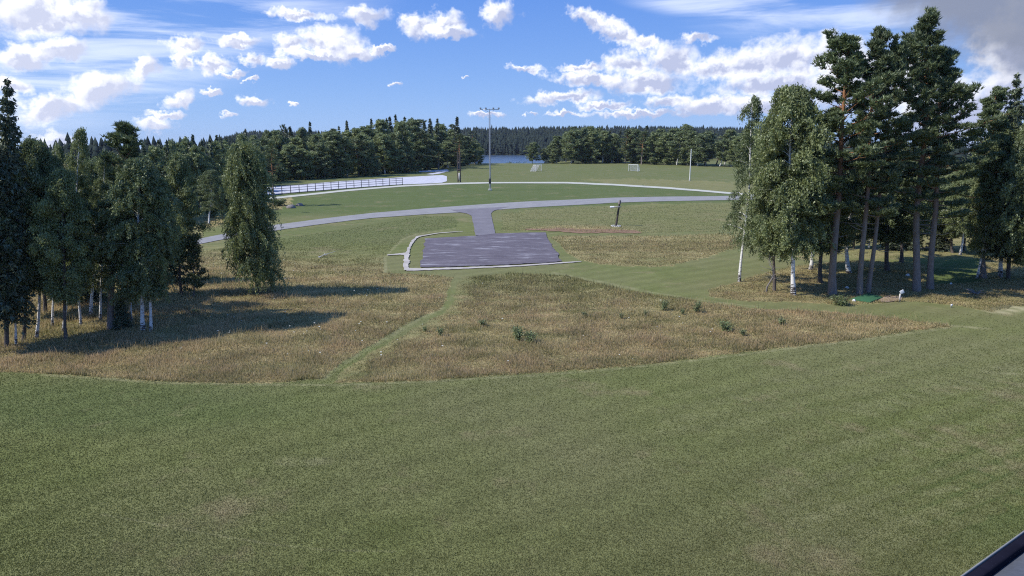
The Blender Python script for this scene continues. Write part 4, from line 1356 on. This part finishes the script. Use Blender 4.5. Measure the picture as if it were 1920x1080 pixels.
def mast():
    b = G(919, 357)
    D_ = b.y
    topz = CAMZ + (HOR - 207) * D_ / F
    H = topz - b.z
    r = link('light_mast', None, loc=b)
    tag(r, 'tall grey floodlight mast with a cross arm of lamps on the grass', 'light mast')
    g = Geo(); g.tube([(0, 0, 0.0), (0, 0, H * 0.5), (0, 0, H)], [0.12, 0.09, 0.06], 10); g.build('pole', M_GALV, r, True)
    g = Geo(); g.box((0, 0, 0.14), (0.7, 0.7, 0.36)); g.build('foundation', M_CONC, r, bevel=0.03)
    g = Geo(); g.box((-0.02, -0.27, 1.9), (0.45, 0.26, 1.0)); g.build('cabinet', M_DARK, r, bevel=0.02)
    g = Geo(); g.bar((-1.9, 0, H - 0.15), (1.9, 0, H - 0.15), 0.10, 0.10); g.bar((-1.0, 0, H - 0.15), (0, 0, H - 0.8), 0.05, 0.05); g.bar((1.0, 0, H - 0.15), (0, 0, H - 0.8), 0.05, 0.05)
    g.build('cross_arm', M_GALV, r)
    g = Geo()
    for s in (-1, 1): g.tube([(0.17 * s, -0.16, 0.6), (0.17 * s, -0.16, H - 1.2)], [0.018, 0.018], 4)
    z = 0.9
    while z < H - 1.3:
        g.tube([(-0.17, -0.16, z), (0.17, -0.16, z)], [0.014, 0.014], 4); z += 0.45
    g.build('ladder', M_GALV, r)
    for x in (-1.8, -0.75, 0.75, 1.8):
        g = Geo(); Mx = Matrix.Rotation(R(-28), 3, 'X')
        g.box((x, -0.10, H + 0.08), (0.34, 0.18, 0.24), M=Mx)
        f = g.build('floodlight', M_DARK, r, bevel=0.03)
        g = Geo(); g.box((x, -0.20, H + 0.035), (0.28, 0.02, 0.19), M=Mx); g.build('lens', M_WHITE, f)


mast()


M_FENCE = mat('grey_fence_wood', flat((0.13, 0.13, 0.145), 0.85, 0.2, 0, 0.3))


def fence():
    pts = [G(x, y) for x, y in [(512, 365.2), (560, 361.4), (640, 354.8), (700, 350.4), (755, 346.6)]]
    xs = np.array([p[:] for p in pts]); d = np.concatenate([[0], np.cumsum(np.linalg.norm(np.diff(xs[:, :2], axis=0), axis=1))])
    r = link('rail_fence', None, loc=pts[0])
    tag(r, 'long dark four-rail fence in front of the white gravel yard', 'fence')
    N = 18; o = np.array(pts[0][:])
    P_l = []
    for k in range(N):
        s = d[-1] * k / (N - 1)
        x, y = np.interp(s, d, xs[:, 0]), np.interp(s, d, xs[:, 1]); z = float(terrain(x, y))
        P_l.append(np.array([x, y, z]) - o)
    Hf = 1.55
    for p in P_l:
        g = Geo(); g.box((p[0], p[1], p[2] + Hf / 2 + 0.03), (0.11, 0.11, Hf + 0.10)); g.build('post', M_FENCE, r)
    for hz in (0.12, 0.60, 1.05, 1.50):
        g = Geo()
        for a, b in zip(P_l[:-1], P_l[1:]):
            g.bar(a + np.array([0, -0.10, hz]), b + np.array([0, -0.10, hz]), 0.04, 0.085)
        g.build('rail', M_FENCE, r)


fence()


def goal(bx, by, rot, w, h, dpt, label):
    b = G(bx, by)
    r = link('soccer_goal', None, loc=b); r.rotation_euler.z = rot
    tag(r, label, 'goal', 'small goals on the playing field')
    g = Geo(); q = 0.065
    g.tube([(-w / 2, 0, 0), (-w / 2, 0, h)], [q, q], 8); g.tube([(w / 2, 0, 0), (w / 2, 0, h)], [q, q], 8); g.tube([(-w / 2 - q, 0, h), (w / 2 + q, 0, h)], [q, q], 8)
    g.build('goal_frame', M_WHITE, r, True)
    g = Geo()
    for s in (-1, 1):
        g.tube([(s * w / 2, 0, h), (s * w / 2, 0.8, h), (s * w / 2, dpt, 0.04), (s * w / 2, 0, 0.04)], [0.035] * 4, 6)
    g.tube([(-w / 2, dpt, 0.04), (w / 2, dpt, 0.04)], [0.035, 0.035], 6)
    g.build('stay', M_WHITE, r)
    g = Geo(); e = 0.028
    nx = int(w / 0.22)
    for k in range(nx + 1):
        x = -w / 2 + w * k / nx
        g.tube([(x, 0.0, h), (x, 0.8, h - 0.04), (x, dpt, 0.05)], [e] * 3, 3, False)
    for k in range(11):
        t = k / 10
        yy = 0.8 + (dpt - 0.8) * t; zz = (h - 0.04) * (1 - t) + 0.05 * t
        g.tube([(-w / 2, yy, zz), (w / 2, yy, zz)], [e, e], 3, False)
        for s in (-1, 1): g.tube([(s * w / 2, 0, zz), (s * w / 2, yy, zz)], [e, e], 3, False)
    g.build('net', M_NET, r)


goal(1010, 321, R(64), 5.0, 2.1, 1.9, 'small white goal turned sideways on the field beside the lake')
goal(1187, 321, R(-35), 3.2, 2.1, 1.6, 'small white goal facing the camera on the right of the field')
# white tarpaulin-like solid panel does not exist: the near goal is read from its net and frame only


def simple_pole(name, cat, bx, by, ty, rad, material, label):
    b = G(bx, by); H = (by - ty) * b.y / F * 1.02
    r = link(name, None, loc=b); tag(r, label, cat)
    g = Geo(); g.tube([(0, 0, 0), (0, 0, H)], [rad, rad * 0.7], 10); g.build('pole', material, r, True)
    return r, H


r, H = simple_pole('flagpole', 'flagpole', 1293, 339, 283, 0.11, M_WHITE, 'bare white flagpole on the right side of the playing field')
g = Geo(); g.tube([(0, 0, H), (0, 0, H + 0.10)], [0.12, 0.05], 8); g.build('finial', M_WHITE, r, True)
g = Geo(); g.tube([(0, 0, 0), (0, 0, 0.35)], [0.2, 0.18], 8); g.build('foot', M_CONC, r)


def lamp(bx, by, tx_y, label):
    r, H = simple_pole('street_lamp', 'lamp', bx, by, tx_y, 0.07, M_GALV, label)
    g = Geo(); g.tube([(0, 0, H), (0.0, -0.3, H + 0.25), (0.0, -0.7, H + 0.3)], [0.04, 0.035, 0.03], 6); g.build('arm', M_GALV, r)
    g = Geo(); g.tube([(-0.55, -0.75, H + 0.22), (0.0, -0.75, H + 0.36), (0.55, -0.75, H + 0.22)], [0.12, 0.24, 0.12], 10); g.build('lamp_head', M_WHITE, r, True)
    r['group'] = 'street lamps along the path'


lamp(471, 400, 300, 'street lamp with white head showing above the lone birch')
lamp(675, 327, 296, 'street lamp with white head behind the fence, before the wood')


def double_pole():
    b = G(861, 342)
    r = link('utility_pole', None, loc=b); tag(r, 'dark double wooden pole with a pale patch near its foot by the cycle path', 'pole')
    H = (342 - 285) * b.y / F
    for s, nm in ((-0.28, 'pole'), (0.28, 'pole')):
        g = Geo(); g.tube([(s, 0, 0), (s * 1.1, 0, H)], [0.15, 0.10], 8); g.build(nm, M_DKWOOD, r, True)
    g = Geo(); g.box((0.05, -0.2, 1.3), (0.34, 0.06, 1.9)); g.build('pale_board', M_PALEWOOD, r)
    g = Geo(); g.box((0, 0, 2.9), (0.95, 0.2, 0.5)); g.build('cross_block', M_DKWOOD, r)


double_pole()


def arm_post():
    b = G(1155, 424)
    r = link('wooden_post', None, loc=b); tag(r, 'leaning dark wooden post with a pale side arm on a stone ring', 'post')
    k = b.y / F
    top = np.array([6 * k, 0, 49 * k])
    g = Geo(); g.tube([(0, 0, 0), top * 0.5, top * 0.86], [0.14, 0.115, 0.105], 9); g.build('shaft', M_DKWOOD, r, True)
    g = Geo(); g.tube([top * 0.84, top * 0.93, top], [0.15, 0.18, 0.11], 9); g.build('head', M_GREYWOOD, r, True)
    h = top * 0.74
    g = Geo(); g.bar(h + np.array([0.2, -0.16, 0.02]), h + np.array([-17 * k, -0.16, -0.04]), 0.07, 0.13); g.build('arm', M_PALEWOOD, r)
    g = Geo(); g.tube([h + np.array([-17 * k, -0.16, -0.04]), h + np.array([-9 * k, -0.16, 0.0])], [0.13, 0.11], 7); g.build('arm_tip', M_WHITE, r)
    g = Geo()
    rs = np.random.RandomState(3)
    for q in range(13):
        a = q / 13 * 6.283
        g.tube([(math.cos(a) * 0.5, math.sin(a) * 0.5, -0.03), (math.cos(a) * 0.5, math.sin(a) * 0.5, 0.10)], [0.15, 0.08], 6)
    g.build('stone_ring', M_CONC, r)


arm_post()


def tee():
    c = [G(1596, 562), G(1628, 552), G(1655, 559.5), G(1632, 568.5)]
    o = (c[0] + c[1] + c[2] + c[3]) / 4
    V = []
    for p in c: V.append(((p.x - o.x), (p.y - o.y), p.z + 0.10 - o.z))
    for p in c: V.append(((p.x - o.x), (p.y - o.y), p.z - 0.05 - o.z))
    g = Geo(); g.add(V, [(0, 3, 2, 1), (4, 5, 6, 7), (0, 1, 5, 4), (1, 2, 6, 5), (2, 3, 7, 6), (3, 0, 4, 7)])
    ob = g.build('tee_mat', M_MAT, bevel=0.02); ob.location = o
    tag(ob, 'green turf tee mat on the ground below the twin pines', 'mat')
    b = G(1686, 566); r = link('tee_sign', None, loc=b); tag(r, 'small white sign board on a short wooden stake beside the worn tee', 'sign')
    k = b.y / F
    g = Geo(); g.box((0, 0, 8 * k), (0.07, 0.07, 16 * k)); g.build('stake', M_PALEWOOD, r)
    g = Geo(); g.box((2 * k, -0.06, 20 * k), (7.5 * k, 0.03, 7 * k), M=Matrix.Rotation(R(-28), 3, 'Y')); g.build('board', M_WHITE, r, bevel=0.01)
    for x, y, s, lab in [(1601, 564.5, 0.10, 'white stone at the left corner of the green mat'), (1702, 517, 0.13, 'white stone in the shade left of the tallest pine'), (1783, 519 + 14, 0.09, 'white stone by the bright lawn edge'),
                         (1588, 541, 0.12, 'pale stone between the grey pine and the twin pines')]:
        p = G(x, y); g = Geo(); g.tube([(0, 0, -0.05), (0, 0, s * 0.6), (0.02, 0, s * 1.3)], [s, s * 1.1, s * 0.3], 7)
        ob = g.build('stone', M_WHITE, smooth=True); ob.location = p; tag(ob, lab, 'stone', 'pale stones at the wood edge')
    b = G(1783, 577); r = link('marker_post', None, loc=b); tag(r, 'short white marker post in the lawn right of the tee sign', 'post')
    k = b.y / F
    g = Geo(); g.box((0, 0, 3 * k), (0.05, 0.05, 6 * k)); g.build('stake', M_PALEWOOD, r)
    g = Geo(); g.box((0, -0.03, 5.2 * k), (3.4 * k, 0.03, 4.2 * k)); g.build('board', M_WHITE, r)


tee()


def dead_branch(name, x, y, L, label, seed, mat_, n=7):
    rs = np.random.RandomState(seed)
    b = G(x, y); g = Geo()
    for k in range(n):
        a = rs.uniform(0, 6.28) if n > 4 else rs.normal(0.6, 0.25)
        p = poly_limb((rs.normal(0, 0.1), rs.normal(0, 0.1), 0.08), a, L * rs.uniform(0.5, 1), R(rs.uniform(5, 50) if n > 4 else 12), R(5), 5, rs, 0.25)
        g.tube(p, np.linspace(0.035, 0.01, 6), 5)
    ob = g.build(name, mat_, smooth=True); ob.location = b; tag(ob, label, 'branch')


dead_branch('fallen_branch', 598, 484, 2.0, 'pale fallen branch lying in the meadow right of the lone birch', 4, M_PALEWOOD, 3)
dead_branch('brush_pile', 1827, 552, 0.8, 'small pile of dry branches in the brown grass at right', 5, M_GREYWOOD, 10)
for x, y, s, lab in [(546, 390, 0.5, 'grey boulder left of its neighbour on the verge above the road'), (562, 386, 0.42, 'smaller boulder on the verge above the road')]:
    p = G(x, y); rs = np.random.RandomState(int(x)); g = Geo()
    V, Q = tube([(0, 0, -0.1), (0, 0, 0.1 * s), (0.1, 0, 0.6 * s), (0.12, 0, 0.95 * s), (0.12, 0, 1.0 * s)], [1.3 * s, 1.5 * s, 1.15 * s, 0.6 * s, 0.05], 9)
    V = V + rs.normal(0, 0.07 * s, V.shape); g.add(V, Q)
    ob = g.build('boulder', M_GREYWOOD, smooth=True); ob.location = p; tag(ob, lab, 'boulder', 'boulders above the road')

# dead pale limbs on the stems left in the right stand
for x, y, ty_, lab in [(1437, 548, 470, 'bare dead sapling with pale twigs left of the big round birch')]:
    rs = np.random.RandomState(9); b = G(x, y); k = b.y / F; H = (y - ty_) * k
    g = Geo(); T = trunk_pts(H, rs, 0.4, 8); g.tube(T, np.linspace(0.06, 0.015, 8), 6)
    for q in range(12):
        z = H * (0.35 + 0.6 * q / 12); p0 = (np.interp(z, T[:, 2], T[:, 0]), np.interp(z, T[:, 2], T[:, 1]), z)
        p = poly_limb(p0, q * 2.4, rs.uniform(0.5, 1.3), R(30), R(5), 5, rs, 0.3); g.tube(p, np.linspace(0.02, 0.005, 6), 4)
    ob = g.build('dead_sapling', M_GREYWOOD, smooth=True); ob.location = b; tag(ob, lab, 'tree')

# ------------------------------------------------------------------ the building below the camera: its dark roof edge shows bottom right
def building():
    zr = 7.4
    def onz(px, py, z):
        d = ray(px, py); t = (z - CAMZ) / d[2]; return Vector((d[0] * t, d[1] * t, z))
    a = onz(1806, 1080, zr); b = onz(1920, 998, zr)
    u = (b - a).normalized(); nrm_ = Vector((u.y, -u.x, 0))      # away from the lawn
    if nrm_.x < 0: nrm_ = -nrm_
    p0 = a - u * 5.0; p1 = b + u * 9.0
    r = link('building', None, loc=(p0.x, p0.y, 0)); tag(r, 'low dark roofed building whose roof edge cuts the bottom right corner', 'building')
    o = Vector((p0.x, p0.y, 0))
    def slab(name, off0, off1, z0, z1, m, bev=0.0):
        q = [p0 + nrm_ * off0, p1 + nrm_ * off0, p1 + nrm_ * off1, p0 + nrm_ * off1]
        V = [((v - o).x, (v - o).y, z0) for v in q] + [((v - o).x, (v - o).y, z1) for v in q]
        g = Geo(); g.add(V, [(0, 3, 2, 1), (4, 5, 6, 7), (0, 1, 5, 4), (1, 2, 6, 5), (2, 3, 7, 6), (3, 0, 4, 7)])
        return g.build(name, m, r, bevel=bev)
    M_ROOF = mat('roof_felt', m_asphalt((0.06, 0.07, 0.095), (0.13, 0.145, 0.18)))
    M_WALL = mat('red_panel', flat((0.32, 0.10, 0.07), 0.8, 0.2, 0, 0.1))
    slab('drip_lip', 0.0, 0.010, zr - 0.20, zr + 0.02, mat('pale_edge', flat((0.22, 0.22, 0.21), 0.8, 0.2)), 0.004)
    slab('edge_flashing', 0.012, 0.075, zr - 0.16, zr + 0.015, mat('black_flashing', flat((0.010, 0.010, 0.018), 0.95, 0.05, 0, 0.3)), 0.012)
    slab('roof', 0.078, 5.5, zr - 0.18, zr - 0.03, M_ROOF)
    slab('wall', 0.6, 5.2, -0.3, zr - 0.19, M_WALL)


building()
# ------------------------------------------------------------------ thin summer haze that pales the far forest
def haze():
    bm_v = np.array([(x, y, z) for z in (-52.0, 34.0) for (x, y) in ((-4400, -4400), (4400, -4400), (4400, 4400), (-4400, 4400))], float)
    Qh = np.array([(0, 3, 2, 1), (4, 5, 6, 7), (0, 1, 5, 4), (1, 2, 6, 5), (2, 3, 7, 6), (3, 0, 4, 7)])
    m = bpy.data.materials.new('haze'); m.use_nodes = True; m.node_tree.nodes.clear()
    t = NT(m.node_tree); out = t.node('ShaderNodeOutputMaterial'); v = t.node('ShaderNodeVolumePrincipled')
    v.inputs['Color'].default_value = (0.80, 0.88, 1.0, 1); v.inputs['Density'].default_value = 0.00007; v.inputs['Anisotropy'].default_value = 0.2
    t.l.new(v.outputs[0], out.inputs['Volume'])
    tag(link('haze', mesh_np('haze', bm_v, Qh.ravel(), 4, [m])), 'thin pale summer haze over the fields and far forest', 'haze', kind='stuff')


haze()
print('objects', len(bpy.data.objects))
